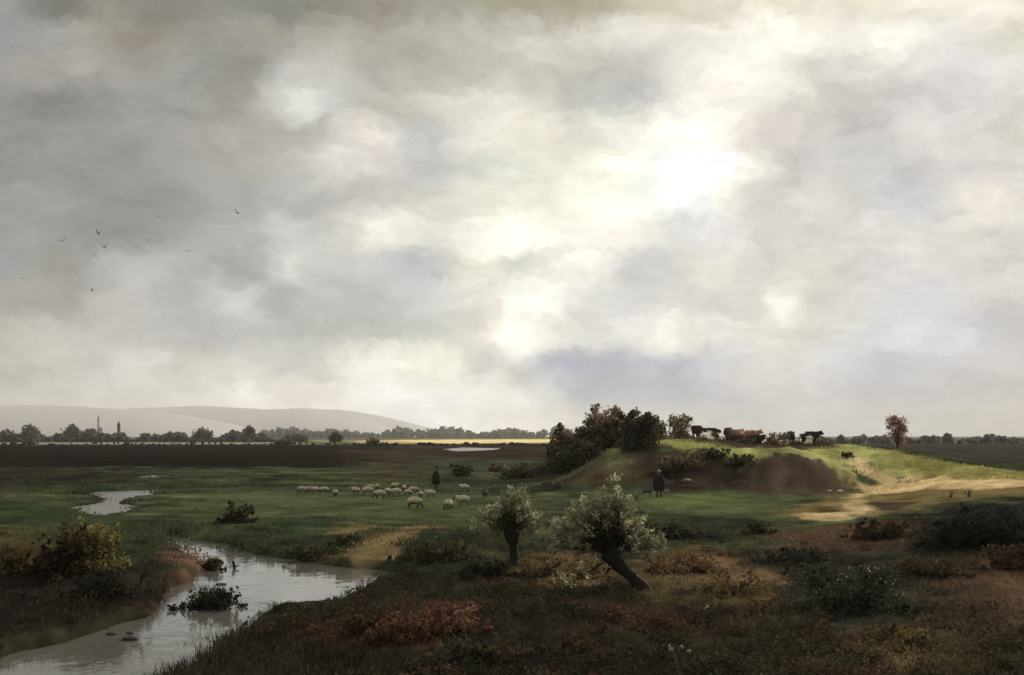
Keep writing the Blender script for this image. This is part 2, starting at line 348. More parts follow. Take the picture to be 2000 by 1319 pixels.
def ground_rgb(X, Y, s=None):
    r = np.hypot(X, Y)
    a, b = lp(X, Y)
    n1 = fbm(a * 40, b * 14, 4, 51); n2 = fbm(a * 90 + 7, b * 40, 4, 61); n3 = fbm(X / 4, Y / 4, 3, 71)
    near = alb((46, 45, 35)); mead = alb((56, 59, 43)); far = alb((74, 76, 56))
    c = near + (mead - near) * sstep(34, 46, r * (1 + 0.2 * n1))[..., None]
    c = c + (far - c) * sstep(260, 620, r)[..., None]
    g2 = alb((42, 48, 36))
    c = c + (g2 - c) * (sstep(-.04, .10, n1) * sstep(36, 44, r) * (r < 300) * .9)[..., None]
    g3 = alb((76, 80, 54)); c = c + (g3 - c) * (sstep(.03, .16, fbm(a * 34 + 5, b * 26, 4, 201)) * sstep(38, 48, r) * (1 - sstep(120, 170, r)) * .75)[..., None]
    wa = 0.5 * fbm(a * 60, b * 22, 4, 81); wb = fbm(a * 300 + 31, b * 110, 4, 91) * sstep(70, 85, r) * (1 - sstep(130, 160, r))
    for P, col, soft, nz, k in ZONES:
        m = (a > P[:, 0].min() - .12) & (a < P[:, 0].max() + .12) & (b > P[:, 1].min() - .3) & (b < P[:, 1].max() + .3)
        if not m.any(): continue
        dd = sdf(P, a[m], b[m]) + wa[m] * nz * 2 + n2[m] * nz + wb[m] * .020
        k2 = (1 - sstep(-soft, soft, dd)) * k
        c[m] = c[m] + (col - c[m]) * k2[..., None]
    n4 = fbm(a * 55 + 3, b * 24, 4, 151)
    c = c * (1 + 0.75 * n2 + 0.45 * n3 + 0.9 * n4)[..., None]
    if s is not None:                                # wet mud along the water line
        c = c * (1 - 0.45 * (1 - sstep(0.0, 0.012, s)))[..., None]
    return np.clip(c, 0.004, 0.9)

# ------------------------------------------------------------------ materials
MATS = {}
def mat(name):
    m = bpy.data.materials.new(name); m.use_nodes = True
    m.node_tree.nodes.clear(); MATS[name] = m
    return m, m.node_tree
def leafmat(name, trans=0.45, rough=0.8, spec=0.05, vary=0.25, nscale=6):
    m, t = mat(name)
    at = N(t, 'ShaderNodeAttribute', attribute_name='Col')
    nz = N(t, 'ShaderNodeTexNoise'); nz.inputs['Scale'].default_value = nscale; nz.inputs['Detail'].default_value = 4
    g = N(t, 'ShaderNodeNewGeometry'); t.links.new(g.outputs['Position'], nz.inputs['Vector'])
    mr = N(t, 'ShaderNodeMapRange'); mr.inputs['From Min'].default_value = .3; mr.inputs['From Max'].default_value = .7
    mr.inputs['To Min'].default_value = 1 - vary; mr.inputs['To Max'].default_value = 1 + vary
    t.links.new(nz.outputs['Fac'], mr.inputs['Value'])
    sc = N(t, 'ShaderNodeVectorMath', operation='SCALE'); t.links.new(at.outputs['Color'], sc.inputs[0]); t.links.new(mr.outputs[0], sc.inputs['Scale'])
    p = N(t, 'ShaderNodeBsdfPrincipled'); p.inputs['Roughness'].default_value = rough; p.inputs['Specular IOR Level'].default_value = spec
    t.links.new(sc.outputs[0], p.inputs['Base Color'])
    o = N(t, 'ShaderNodeOutputMaterial')
    if trans > 0:
        tr = N(t, 'ShaderNodeBsdfTranslucent'); t.links.new(sc.outputs[0], tr.inputs['Color'])
        ms = N(t, 'ShaderNodeMixShader'); ms.inputs[0].default_value = trans
        t.links.new(p.outputs[0], ms.inputs[1]); t.links.new(tr.outputs[0], ms.inputs[2]); t.links.new(ms.outputs[0], o.inputs[0])
    else:
        t.links.new(p.outputs[0], o.inputs[0])
    return m
M_LEAF = leafmat('foliage')
M_GRASS = leafmat('grass_blades', trans=0.3)
M_HIDE = leafmat('animal_coat', trans=0, vary=0.3, nscale=9)
M_CLOTH = leafmat('cloth', trans=0, vary=0.2, nscale=12, rough=0.9)
def solid(name, c, rough=0.85, vary=0.3, nscale=8, bump_s=0.4, spec=0.2):
    m, t = mat(name)
    nz = N(t, 'ShaderNodeTexNoise'); nz.inputs['Scale'].default_value = nscale; nz.inputs['Detail'].default_value = 6
    g = N(t, 'ShaderNodeTexCoord'); t.links.new(g.outputs['Object'], nz.inputs['Vector'])
    rp = N(t, 'ShaderNodeMix', data_type='RGBA')
    c = np.array(c)
    rp.inputs[6].default_value = tuple(c * (1 - vary)) + (1,); rp.inputs[7].default_value = tuple(np.minimum(c * (1 + vary), 1)) + (1,)
    t.links.new(nz.outputs['Fac'], rp.inputs['Factor'])
    p = N(t, 'ShaderNodeBsdfPrincipled'); p.inputs['Roughness'].default_value = rough; p.inputs['Specular IOR Level'].default_value = spec
    t.links.new(rp.outputs[2], p.inputs['Base Color'])
    bp = N(t, 'ShaderNodeBump'); bp.inputs['Strength'].default_value = bump_s; bp.inputs['Distance'].default_value = 0.02
    t.links.new(nz.outputs['Fac'], bp.inputs['Height']); t.links.new(bp.outputs[0], p.inputs['Normal'])
    o = N(t, 'ShaderNodeOutputMaterial'); t.links.new(p.outputs[0], o.inputs[0])
    return m
M_BARK = solid('bark', (0.020, 0.017, 0.014), nscale=14, vary=.6, bump_s=1.0)
M_STONE = solid('church_stone', (0.10, 0.10, 0.10), nscale=.3)
M_SLATE = solid('church_roof', (0.06, 0.06, 0.065), nscale=.5)
M_WOOD = solid('weathered_wood', (0.07, 0.07, 0.06), nscale=10, vary=.5)
M_ROCK = solid('pale_stone', (0.45, 0.42, 0.36), nscale=6, vary=.3)
M_DROCK = solid('wet_stone', (0.035, 0.033, 0.03), nscale=6, vary=.4, rough=.6)
M_HILL = solid('hazy_hill', (0.46, 0.44, 0.45), nscale=.002, vary=.15)  # far hills paled: part of the haze is put into the colour

# ground
m, t = mat('ground_cover')
at = N(t, 'ShaderNodeAttribute', attribute_name='Col')
g = N(t, 'ShaderNodeNewGeometry')
n1 = N(t, 'ShaderNodeTexNoise'); n1.inputs['Scale'].default_value = 5; n1.inputs['Detail'].default_value = 8; n1.inputs['Roughness'].default_value = .7
n2 = N(t, 'ShaderNodeTexNoise'); n2.inputs['Scale'].default_value = .7; n2.inputs['Detail'].default_value = 5
for n in (n1, n2): t.links.new(g.outputs['Position'], n.inputs['Vector'])
sm = mth(t, 'ADD', mth(t, 'MULTIPLY', n1.outputs['Fac'], 1.1), mth(t, 'MULTIPLY', n2.outputs['Fac'], .9))
sc = N(t, 'ShaderNodeVectorMath', operation='SCALE'); t.links.new(at.outputs['Color'], sc.inputs[0]); t.links.new(sm, sc.inputs['Scale'])
p = N(t, 'ShaderNodeBsdfPrincipled'); p.inputs['Roughness'].default_value = 1.0; p.inputs['Specular IOR Level'].default_value = 0
t.links.new(sc.outputs[0], p.inputs['Base Color'])
bp = N(t, 'ShaderNodeBump'); bp.inputs['Strength'].default_value = .7; bp.inputs['Distance'].default_value = .08
t.links.new(n1.outputs['Fac'], bp.inputs['Height']); t.links.new(bp.outputs[0], p.inputs['Normal'])
o = N(t, 'ShaderNodeOutputMaterial'); t.links.new(p.outputs[0], o.inputs[0])
M_GROUND = m
# water
m, t = mat('stream_water')
g = N(t, 'ShaderNodeNewGeometry')
mp = N(t, 'ShaderNodeMapping'); mp.inputs['Scale'].default_value = (1.0, .55, 1); t.links.new(g.outputs['Position'], mp.inputs['Vector'])
n1 = N(t, 'ShaderNodeTexNoise'); n1.inputs['Scale'].default_value = 2.4; n1.inputs['Detail'].default_value = 5; t.links.new(mp.outputs[0], n1.inputs['Vector'])
bp = N(t, 'ShaderNodeBump'); bp.inputs['Strength'].default_value = .24; bp.inputs['Distance'].default_value = .06
t.links.new(n1.outputs['Fac'], bp.inputs['Height'])
p = N(t, 'ShaderNodeBsdfPrincipled'); p.inputs['Base Color'].default_value = (.125, .122, .108, 1); p.inputs['Roughness'].default_value = .05; p.inputs['IOR'].default_value = 1.6
t.links.new(bp.outputs[0], p.inputs['Normal'])
o = N(t, 'ShaderNodeOutputMaterial'); t.links.new(p.outputs[0], o.inputs[0])
M_WATER = m

M_POND = M_WATER.copy(); M_POND.name = 'pond_water'
_p = [n for n in M_POND.node_tree.nodes if n.type == 'BSDF_PRINCIPLED'][0]
_p.inputs['Roughness'].default_value = .28; _p.inputs['IOR'].default_value = 1.3; _p.inputs['Specular IOR Level'].default_value = .32; _p.inputs['Base Color'].default_value = (.12, .12, .10, 1)
# ------------------------------------------------------------------ object builders
def link(o, parent=None):
    COL.objects.link(o)
    if parent: o.parent = parent
    return o
def mesh_np(name, V, faces, material, parent=None, col=None, smooth=False):
    """faces: list of (M,k) int arrays"""
    me = bpy.data.meshes.new(name)
    V = np.asarray(V, np.float32)
    me.vertices.add(len(V)); me.vertices.foreach_set('co', V.ravel())
    ls = []; st = []; tot = 0
    for f in faces:
        f = np.asarray(f, np.int32)
        if len(f) == 0: continue
        ls.append(f.ravel()); st.append(tot + np.arange(len(f)) * f.shape[1]); tot += f.size
    ls = np.concatenate(ls); st = np.concatenate(st)
    me.loops.add(len(ls)); me.loops.foreach_set('vertex_index', ls)
    me.polygons.add(len(st)); me.polygons.foreach_set('loop_start', st.astype(np.int32))
    me.update(calc_edges=True); me.validate()
    if col is not None:
        ca = me.color_attributes.new('Col', 'FLOAT_COLOR', 'POINT')
        c4 = np.ones((len(V), 4), np.float32); c4[:, :3] = col
        ca.data.foreach_set('color', c4.ravel())
    if smooth: me.polygons.foreach_set('use_smooth', np.ones(len(st), bool))
    me.materials.append(material)
    return link(bpy.data.objects.new(name, me), parent)
def thing(name, label, cat, loc, rz=0, group=None):
    o = bpy.data.objects.new(name, None); o.location = loc; o.rotation_euler = (0, 0, rz)
    o.empty_display_size = .2
    tag(o, label, cat, group); return link(o)
def tag(o, label, cat=None, group=None, kind=None):
    o['label'] = label
    if cat: o['category'] = cat
    if group: o['group'] = group
    if kind: o['kind'] = kind
    return o

# ------------------------------------------------------------------ ground sheet
az = np.concatenate([np.linspace(-math.pi, R(-28), 34)[:-1], np.linspace(R(-28), R(28), 620), np.linspace(R(28), math.pi, 34)[1:]])
rr = np.concatenate([np.linspace(1.0, 13, 14)[:-1], np.exp(np.arange(math.log(13), math.log(14000), 0.0068))])
A, RR = np.meshgrid(az, rr)
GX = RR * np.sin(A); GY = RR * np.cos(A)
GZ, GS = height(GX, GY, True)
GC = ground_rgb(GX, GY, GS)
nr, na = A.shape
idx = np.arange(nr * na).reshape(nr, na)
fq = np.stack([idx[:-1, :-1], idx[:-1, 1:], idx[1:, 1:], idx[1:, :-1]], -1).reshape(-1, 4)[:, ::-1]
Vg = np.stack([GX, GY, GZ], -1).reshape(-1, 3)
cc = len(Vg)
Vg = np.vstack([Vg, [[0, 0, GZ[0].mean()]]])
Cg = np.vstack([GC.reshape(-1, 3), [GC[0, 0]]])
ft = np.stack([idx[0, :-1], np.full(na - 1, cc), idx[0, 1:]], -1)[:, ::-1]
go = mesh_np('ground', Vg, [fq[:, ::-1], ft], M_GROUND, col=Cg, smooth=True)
tag(go, 'rolling meadow, heath and fields with bare earth and sandy track', kind='structure')

def water_sheet(name, P, z, label):
    lo = P.min(0) - .03; hi = P.max(0) + .03
    a = np.linspace(lo[0], hi[0], 24); b = np.linspace(lo[1], hi[1], 24)
    AA, BB = np.meshgrid(a, b); r = np.exp(BB)
    V = np.stack([r * np.sin(AA), r * np.cos(AA), np.full(AA.shape, z)], -1).reshape(-1, 3)
    i = np.arange(24 * 24).reshape(24, 24)
    f = np.stack([i[:-1, :-1], i[1:, :-1], i[1:, 1:], i[:-1, 1:]], -1).reshape(-1, 4)[:, ::-1]
    o = mesh_np(name, V, [f], M_WATER if name == 'stream' else M_POND, smooth=True); tag(o, label, kind='structure')
water_sheet('stream', P_ST, WL, 'grey stream winding between dark muddy banks')
water_sheet('pond', P_PL[0], WF, 'pale meadow pool beyond the left bush')
water_sheet('pond', P_PL[1], WF, 'small pale puddle at the edge of the dark field')
water_sheet('pond', P_PL[2], WF, 'thin bright sliver of water on the far moor')

# far hills, three overlapping ridges with real depth
def ridge(Y0, prof, depth, label, seed):
    u = np.array([p[0] for p in prof]); v = np.array([p[1] for p in prof])
    us = np.linspace(u[0], u[-1], 160)
    X = (us - CU) / F * Y0
    H = np.maximum(CH + (CV - np.interp(us, u, v)) / F * Y0, -2)
    H = H * (1 + .05 * fbm(us / 60, us * 0, 4, seed))
    ks = np.linspace(-1, 1, 25)
    V = []
    for k in ks:
        sh = max(0, 1 - k * k) ** 0.8
        V.append(np.stack([X, np.full_like(X, Y0 + depth * (k + .25 * (k > 0))), H * sh - 2 + 5 * fbm(X / 90, X * 0 + k * 4, 3, seed + 5) * sh], -1))
    V = np.array(V).reshape(-1, 3)
    i = np.arange(25 * 160).reshape(25, 160)
    f = np.stack([i[:-1, :-1], i[:-1, 1:], i[1:, 1:], i[1:, :-1]], -1).reshape(-1, 4)
    o = mesh_np('hills', V, [f], M_HILL, smooth=True); tag(o, label, kind='structure')
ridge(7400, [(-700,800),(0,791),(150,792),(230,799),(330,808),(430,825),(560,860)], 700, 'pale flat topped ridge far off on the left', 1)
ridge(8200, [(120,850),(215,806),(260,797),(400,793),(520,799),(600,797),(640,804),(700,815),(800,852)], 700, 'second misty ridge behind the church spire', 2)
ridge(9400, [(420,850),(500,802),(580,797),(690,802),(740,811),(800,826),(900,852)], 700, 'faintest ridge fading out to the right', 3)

# ------------------------------------------------------------------ foliage and wood
def leaves(C, size, cols, elong=1.6, up=0.0, rg=rng):
    n = len(C)
    d1 = rg.normal(size=(n, 3)); d1[:, 2] += up
    d1 /= np.linalg.norm(d1, axis=1, keepdims=True)
    d2 = np.cross(d1, rg.normal(size=(n, 3))); d2 /= np.linalg.norm(d2, axis=1, keepdims=True) + 1e-9
    s = size * (0.6 + 0.8 * rg.random((n, 1)))
    a = d1 * s * elong * .5; b = d2 * s * .5
    # six-sided leaf
    V = np.stack([C - a, C - a * .3 + b, C + a * .5 + b * .7, C + a, C + a * .3 - b, C - a * .5 - b * .7], 1).reshape(-1, 3)
    i = np.arange(n)[:, None] * 6
    return V, i + np.arange(6)[None, :], np.repeat(cols, 6, 0)
def crown(lobes, nclump, per, size, pal, spread=0.12, shell=0.45, jit=0.25, elong=1.6, up=0.0, rg=rng):
    """leaf clumps through the volume of several ellipsoid lobes"""
    w = np.array([max(l[3] * l[4] * l[5], 1e-9) for l in lobes]) ** (.55); w /= w.sum()
    k = rg.choice(len(lobes), nclump, p=w)
    Lb = np.array(lobes)[k]
    d = rg.normal(size=(nclump, 3)); d /= np.linalg.norm(d, axis=1, keepdims=True)
    rad = rg.random((nclump, 1)) ** shell * (0.8 + 0.35 * rg.random((nclump, 1)))
    C = Lb[:, :3] + d * rad * Lb[:, 3:6]
    C[:, 2] = np.where(C[:, 2] < 0, -C[:, 2] * .5 - .05, C[:, 2])
    pal = np.array(pal); pc = pal[rg.integers(0, len(pal), nclump)] * (0.65 + 0.7 * rg.random((nclump, 1)))
    P = np.repeat(C, per, 0) + np.clip(rg.normal(size=(nclump * per, 3)), -1.7, 1.7) * spread * np.repeat(Lb[:, 3:6].mean(1) * rg.choice([.7, 1, 1.5], nclump), per)[:, None]
    cl = np.repeat(pc, per, 0) * (1 - jit / 2 + jit * rg.random((nclump * per, 1)))
    return (*leaves(P, size, cl, elong, up, rg), C)
def tubes(paths, sides=5):
    """paths: list of (points Nx3, radii N)"""
    Vs, Fs = [], []; base = 0
    for P, r in paths:
        P = np.asarray(P, float); n = len(P)
        T_ = np.gradient(P, axis=0); T_ /= np.linalg.norm(T_, axis=1, keepdims=True) + 1e-9
        ref = np.array([0.3, 0.9, 0.1]); A_ = np.cross(T_, ref); A_ /= np.linalg.norm(A_, axis=1, keepdims=True) + 1e-9
        B_ = np.cross(T_, A_)
        th = np.arange(sides) / sides * 2 * math.pi
        ring = P[:, None, :] + (A_[:, None, :] * np.cos(th)[None, :, None] + B_[:, None, :] * np.sin(th)[None, :, None]) * np.asarray(r)[:, None, None]
        Vs.append(ring.reshape(-1, 3))
        i = base + np.arange(n * sides).reshape(n, sides); j = np.roll(i, -1, 1)
        Fs.append(np.stack([i[:-1], j[:-1], j[1:], i[1:]], -1).reshape(-1, 4))
        base += n * sides
    return np.vstack(Vs), np.vstack(Fs)
def branch(a, b, r0, r1, n=6, sag=0.0, wob=0.04, rg=rng):
    a = np.array(a, float); b = np.array(b, float); t_ = np.linspace(0, 1, n)[:, None]
    P = a + (b - a) * t_
    P[:, 2] += (np.sin(t_[:, 0] * math.pi) * sag)
    Lg = np.linalg.norm(b - a)
    P[1:-1] += rg.normal(size=(n - 2, 3)) * wob * Lg
    return P, np.linspace(r0, r1, n)

GREEN_D = [alb(c) for c in ((44,46,34), (52,54,38), (36,38,30), (60,58,40))]
def bush(name, label, cat, u, v, w, h, pal, dens=1.0, leaf=0.10, Y=None, group=None, lobes=None, stems=7, spiky=0.0, zoff=0.0, lean=0.0):
    """shrub whose base stands at photo point (u,v); w and h in photo pixels"""
    if Y is None: X, Y = hit(u, v)
    else: X = (u - CU) / F * Y
    z = gz(X, Y) + zoff
    k = Y / F; W = w * k; Hh = h * k
    root = thing(name, label, cat, (X, Y, z), 0, group)
    rg = np.random.default_rng(abs(hash((round(u), round(v), round(w)))) % 99991)
    if lobes is None:
        lobes = [(0, 0, .40, .42, .40, .45), (-.24, 0, .14, .34, .32, .30), (.24, 0, .14, .34, .32, .30), (0, -.2, .12, .40, .3, .28)]
        for i in range(5):
            an = i / 5 * 6.28 + rg.random() * .8
            lobes.append((math.cos(an) * .26, math.sin(an) * .26, .32 + .34 * rg.random(), .24, .24, .24))
        for i in range(8):
            lobes.append((rg.uniform(-.40, .40), rg.uniform(-.2, .2), .55 + .35 * rg.random(), rg.uniform(.06, .13), .11, rg.uniform(.08, .2)))
    if Y < 60:
        lobes = list(lobes) + [(rg.uniform(-.5, .5), rg.uniform(-.3, .3), (.45 + .5 * rg.random()) , .025, .025, rg.uniform(.10, .26)) for _ in range(16)] + [(rg.choice([-1, 1]) * rg.uniform(.4, .62), rg.uniform(-.3, .3), rg.uniform(.02, .2), .12, .12, .10) for _ in range(7)]
    lb = [(x * W + lean * zz * Hh, y * W, zz * Hh, rx * W, ry * W, rz * Hh) for x, y, zz, rx, ry, rz in lobes]
    area = W * Hh
    n = int(min(16000, max(500, dens * 5.0 * area / leaf ** 2)))
    per = 9
    V, Fc, Cc, C = crown(lb, max(40, n // per), per, leaf, pal, spread=.16, elong=1.8, up=.3, rg=rg)
    if spiky:
        pass
    mesh_np('crown', V, [Fc], M_LEAF, root, Cc)
    paths = []
    pick = C[rg.choice(len(C), min(len(C), stems * 3), replace=False)]
    for i in range(stems):
        a = (rg.normal() * W * .05, rg.normal() * W * .05, -0.15)
        tip = pick[i] * .85
        paths.append(branch(a, tip, .035 * max(W, .6) + .006, .006 + .004 * W, 6, .05 * Hh, rg=rg))
    for i in range(stems, len(pick)):
        P0 = paths[i % stems][0][3]
        paths.append(branch(P0, pick[i], .012 * max(W, .5) + .004, .005, 5, .03 * Hh, rg=rg))
    Vt, Ft = tubes(paths)
    mesh_np('trunk', Vt, [Ft], M_BARK, root, smooth=True)
    return root

PAL_RED = [alb(c) for c in ((138,120,106), (152,134,118), (112,98,84), (128,110,92))]
PAL_DK = [alb(c) for c in ((56,55,43), (66,65,47), (46,46,38), (76,71,52))]
PAL_OL = [alb(c) for c in ((128,118,90), (142,130,100), (106,98,72), (118,102,82))]
PAL_MIX = [alb(c) for c in ((74,68,54), (100,88,70), (56,54,42), (118,102,84))]
HB = 'bushes crowning the left end of the hill'
bush('bush', 'tall bush with reddish brown top, highest on the hill', 'bush', 1181, 872, 88, 98, PAL_RED, leaf=.12, Y=112, group=HB, dens=1.3)
bush('bush', 'dark green bush under the tall reddish one', 'bush', 1185, 884, 104, 64, PAL_DK, leaf=.13, Y=108.5, group=HB, dens=1.7)
bush('bush', 'dark bush with brown top at the far left end of the hill bushes', 'bush', 1120, 900, 92, 80, PAL_MIX, leaf=.13, Y=108, group=HB, dens=1.5)
bush('bush', 'low black green bush at the left foot of the hill', 'bush', 1112, 922, 110, 54, PAL_DK, leaf=.13, Y=101, group=HB, dens=1.6)
bush('bush', 'round dark bush right of the reddish bush against the sky', 'bush', 1258, 866, 66, 66, PAL_MIX, leaf=.12, Y=112, group=HB, dens=1.5)
bush('bush', 'small olive brown bush touching the round dark one', 'bush', 1287, 864, 38, 46, PAL_OL, leaf=.10, Y=113, group=HB, dens=.9)
bush('bush', 'pale olive bush standing just left of the cattle', 'bush', 1328, 868, 52, 56, PAL_OL, leaf=.10, Y=114, group=HB, dens=.9)
bush('bush', 'small dark bush filling the gap right of the tall reddish bush', 'bush', 1224, 868, 44, 44, PAL_DK, leaf=.12, Y=111, group=HB, dens=1.3)
bush('bush', 'brown bush just left of the tall reddish one', 'bush', 1140, 878, 70, 56, PAL_MIX, leaf=.12, Y=113, group=HB, dens=1.3)
bush('bush', 'upright black bush right of the grassy gap in the hill', 'bush', 1246, 922, 76, 74, PAL_DK, leaf=.13, Y=99, group=HB, dens=1.6)
bush('bush', 'dark scrub bush running down left of the grassy gap', 'bush', 1148, 916, 66, 50, PAL_DK, leaf=.13, Y=101, group=HB, dens=1.5)
bush('bush', 'small dark bush between the upright black bush and the skyline', 'bush', 1262, 884, 50, 34, PAL_DK, leaf=.12, Y=106, group=HB, dens=1.3)
SB = 'scrub below the hill'
bush('shrub', 'long low dark shrub left of the hill foot', 'shrub', 1030, 926, 120, 30, PAL_DK, leaf=.15, Y=112, group=SB, dens=1.0)
bush('shrub', 'round dark shrub behind the shepherd to the right', 'shrub', 903, 931, 48, 26, PAL_DK, leaf=.14, group=SB)
bush('shrub', 'small shrub between the round shrub and the long shrub', 'shrub', 972, 922, 40, 20, PAL_MIX, leaf=.14, group=SB)
bush('shrub', 'dark shrub high on the brown hillside scarp', 'shrub', 1398, 896, 56, 20, PAL_DK, leaf=.12, group=SB)
bush('shrub', 'dark shrub on the scarp just left of the earth mound', 'shrub', 1448, 912, 60, 22, PAL_DK, leaf=.12, group=SB)
bush('shrub', 'brown shrub halfway down the scarp', 'shrub', 1335, 915, 110, 22, PAL_MIX, leaf=.12, group=SB)
bush('shrub', 'dark shrub at the foot of the scarp behind the man', 'shrub', 1300, 930, 60, 26, PAL_DK, leaf=.12, group=SB)
bush('shrub', 'tiny dark shrub on the green hill crest near the sandy track', 'shrub', 1655, 893, 22, 10, PAL_DK, leaf=.09, group=SB)
CS = 'dark low scrub around the cattle'
for (u, w, h, lb) in ((1365,40,9,'low brown scrub at the left end of the cattle'),(1405,50,8,'brown scrub below the white faced cow'),(1455,54,9,'black scrub in front of the lying black cow'),
                      (1510,46,10,'scrub in the gap between the two groups of cattle'),(1550,46,9,'grey brown scrub under the right group of cattle'),(1604,50,10,'dark scrub at the right end of the cattle')):
    bush('shrub', lb, 'shrub', u, 880, w, h, PAL_MIX[:3], leaf=.08, Y=112.0, group=CS, dens=.8)

# rust tree on the right
X, Y = (1752 - CU) / F * 118, 118.0
X = (1750 - CU) / F * Y
rt = thing('tree', 'slender tree with pinkish rust leaves alone on the right slope', 'tree', (X, Y, gz(X, Y) - .1))
k = Y / F
PAL_PINK = [alb(c) for c in ((140,108,94), (158,126,112), (120,92,80), (168,138,124))]
lb = [(-.35,0,3.2,.75,.7,.65),(.25,0,3.0,.9,.8,.8),(.55,.1,2.2,.7,.7,.8),(-.05,0,2.0,.8,.7,.7),(-.6,.1,2.9,.4,.4,.4),(.4,0,1.3,.55,.5,.6),(.0,0,3.6,.5,.5,.4),(.75,0,2.8,.35,.4,.5)]
V, Fc, Cc, C = crown(lb, 260, 9, .10, PAL_PINK, spread=.2, shell=.6)
mesh_np('crown', V, [Fc], M_LEAF, rt, Cc)
ps = [branch((.15, 0, -.3), (.1, 0, 1.7), .10, .06, 7, wob=.02)]
for c in C[::9]: ps.append(branch((.1, 0, .9 + random.random()), c, .035, .008, 5))
Vt, Ft = tubes(ps); mesh_np('trunk', Vt, [Ft], M_BARK, rt, smooth=True)

# distant woods and trees
def wood(label, Y0, dY, u0, u1, hfun, n, leaf, pal, dens=60):
    V, Fc, Cc = [], [], []; base = 0
    us = rng.uniform(u0, u1, n)
    for u in us:
        Yt = Y0 + rng.uniform(0, dY); X = (u - CU) / F * Yt
        h = hfun(u) * Yt / F * rng.uniform(.6, 1.1); w = h * rng.uniform(.5, 1.1)
        lbs = [(X, Yt, h * .5, w * .6, w * .6, h * .5), (X + rng.normal() * w * .4, Yt, h * .35, w * .5, w * .5, h * .35), (X + rng.normal() * w * .3, Yt, h * .75, w * .3, w * .3, h * .25)]
        v_, f_, c_, _ = crown(lbs, dens, 4, leaf, pal, spread=.12, shell=.4)
        V.append(v_); Fc.append(f_ + base); Cc.append(c_); base += len(v_)
    o = mesh_np('distant_wood', np.vstack(V), [np.vstack(Fc)], M_LEAF, None, np.vstack(Cc))
    tag(o, label, 'wood', None, 'stuff')
PAL_FAR = [alb(c) for c in ((92,90,84), (102,98,91), (84,83,78))]  # leaf tones lightened: distance haze partly painted in
PAL_FAR2 = [alb(c) for c in ((104,104,102), (112,112,106), (94,94,96))]  # farther wood, more haze mixed into the leaf colour
hl_ = lambda u: 16 + 5 * math.sin(u / 23.0) + 4 * math.sin(u / 9.0 + 1) - (u > 240) * 4
wood('dark grey wood along the horizon under the ridges on the left', 780, 90, -80, 600, hl_, 300, 1.4, PAL_FAR, 60)
hc_ = lambda u: 16 + 4 * math.sin(u / 17.0) + 3 * math.sin(u / 41.0)
wood('blue grey wood behind the golden field', 2300, 350, 470, 1120, hc_, 190, 3.4, PAL_FAR2, 60)
hr_ = lambda u: 10 + 3 * math.sin(u / 19.0) + 2 * math.sin(u / 7.0)
wood('dark wood along the horizon on the right behind the rust tree', 620, 160, 1600, 2100, hr_, 130, 1.2, PAL_FAR, 60)
wood_n = []
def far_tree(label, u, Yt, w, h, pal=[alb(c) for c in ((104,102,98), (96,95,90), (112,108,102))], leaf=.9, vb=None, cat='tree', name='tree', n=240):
    X = (u - CU) / F * Yt; kk = Yt / F; W, Hh = w * kk, h * kk
    r = thing(name, label, cat, (X, Yt, gz(X, Yt) - .1))
    lbs = [(0, 0, Hh * .58, W * .45, W * .45, Hh * .38), (-W * .2, 0, Hh * .45, W * .3, W * .3, Hh * .3), (W * .22, 0, Hh * .5, W * .28, W * .3, Hh * .32), (0, 0, Hh * .85, W * .2, W * .2, Hh * .14)]
    v_, f_, c_, C_ = crown(lbs, n, 5, leaf, pal, spread=.14)
    mesh_np('crown', v_, [f_], M_LEAF, r, c_)
    pp = [branch((0, 0, -.3), (0, 0, Hh * .5), W * .05, W * .03, 5, wob=.01)] + [branch((0, 0, Hh * .3), c, W * .02, W * .006, 4) for c in C_[::30]]
    a_, b_ = tubes(pp); mesh_np('trunk', a_, [b_], M_BARK, r, smooth=True)
far_tree('broad domed tree above the wood, leftmost of the tall ones', 60, 745, 36, 35)
far_tree('domed tree above the left wood, second of the tall ones', 141, 745, 36, 36)
far_tree('narrow upright tree alone at the right end of the left wood', 487, 740, 24, 34)
far_tree('low spreading tree above the wood right of the church', 395, 760, 40, 28)
far_tree('small lone tree on the dark field edge below the blue wood', 655, 560, 28, 26, pal=PAL_MIX, leaf=.5)
far_tree('low brown bush breaking the golden field at its left end', 728, 430, 26, 18, pal=PAL_MIX, leaf=.4, cat='bush', name='bush')
far_tree('flat dark bush on the field edge left of the small lone tree', 552, 520, 34, 10, pal=PAL_DK, leaf=.4, cat='bush', name='bush')
far_tree('round tree rising from the right wood', 1850, 600, 16, 22)
far_tree('small tree on the right wood near the picture edge', 1927, 600, 12, 19)
far_tree('small tree on the horizon just right of the hill crest', 1642, 640, 12, 17)

wood('ragged low hedge along the far edge of the brown moor', 455, 60, 690, 1090, lambda u: 5 + 2 * math.sin(u / 13.0), 110, .5, PAL_DK, 26)
wood('thin line of scrub on the far edge of the dark field', 500, 120, -60, 700, lambda u: 3 + 1.5 * math.sin(u / 29.0), 150, .45, PAL_DK, 20)
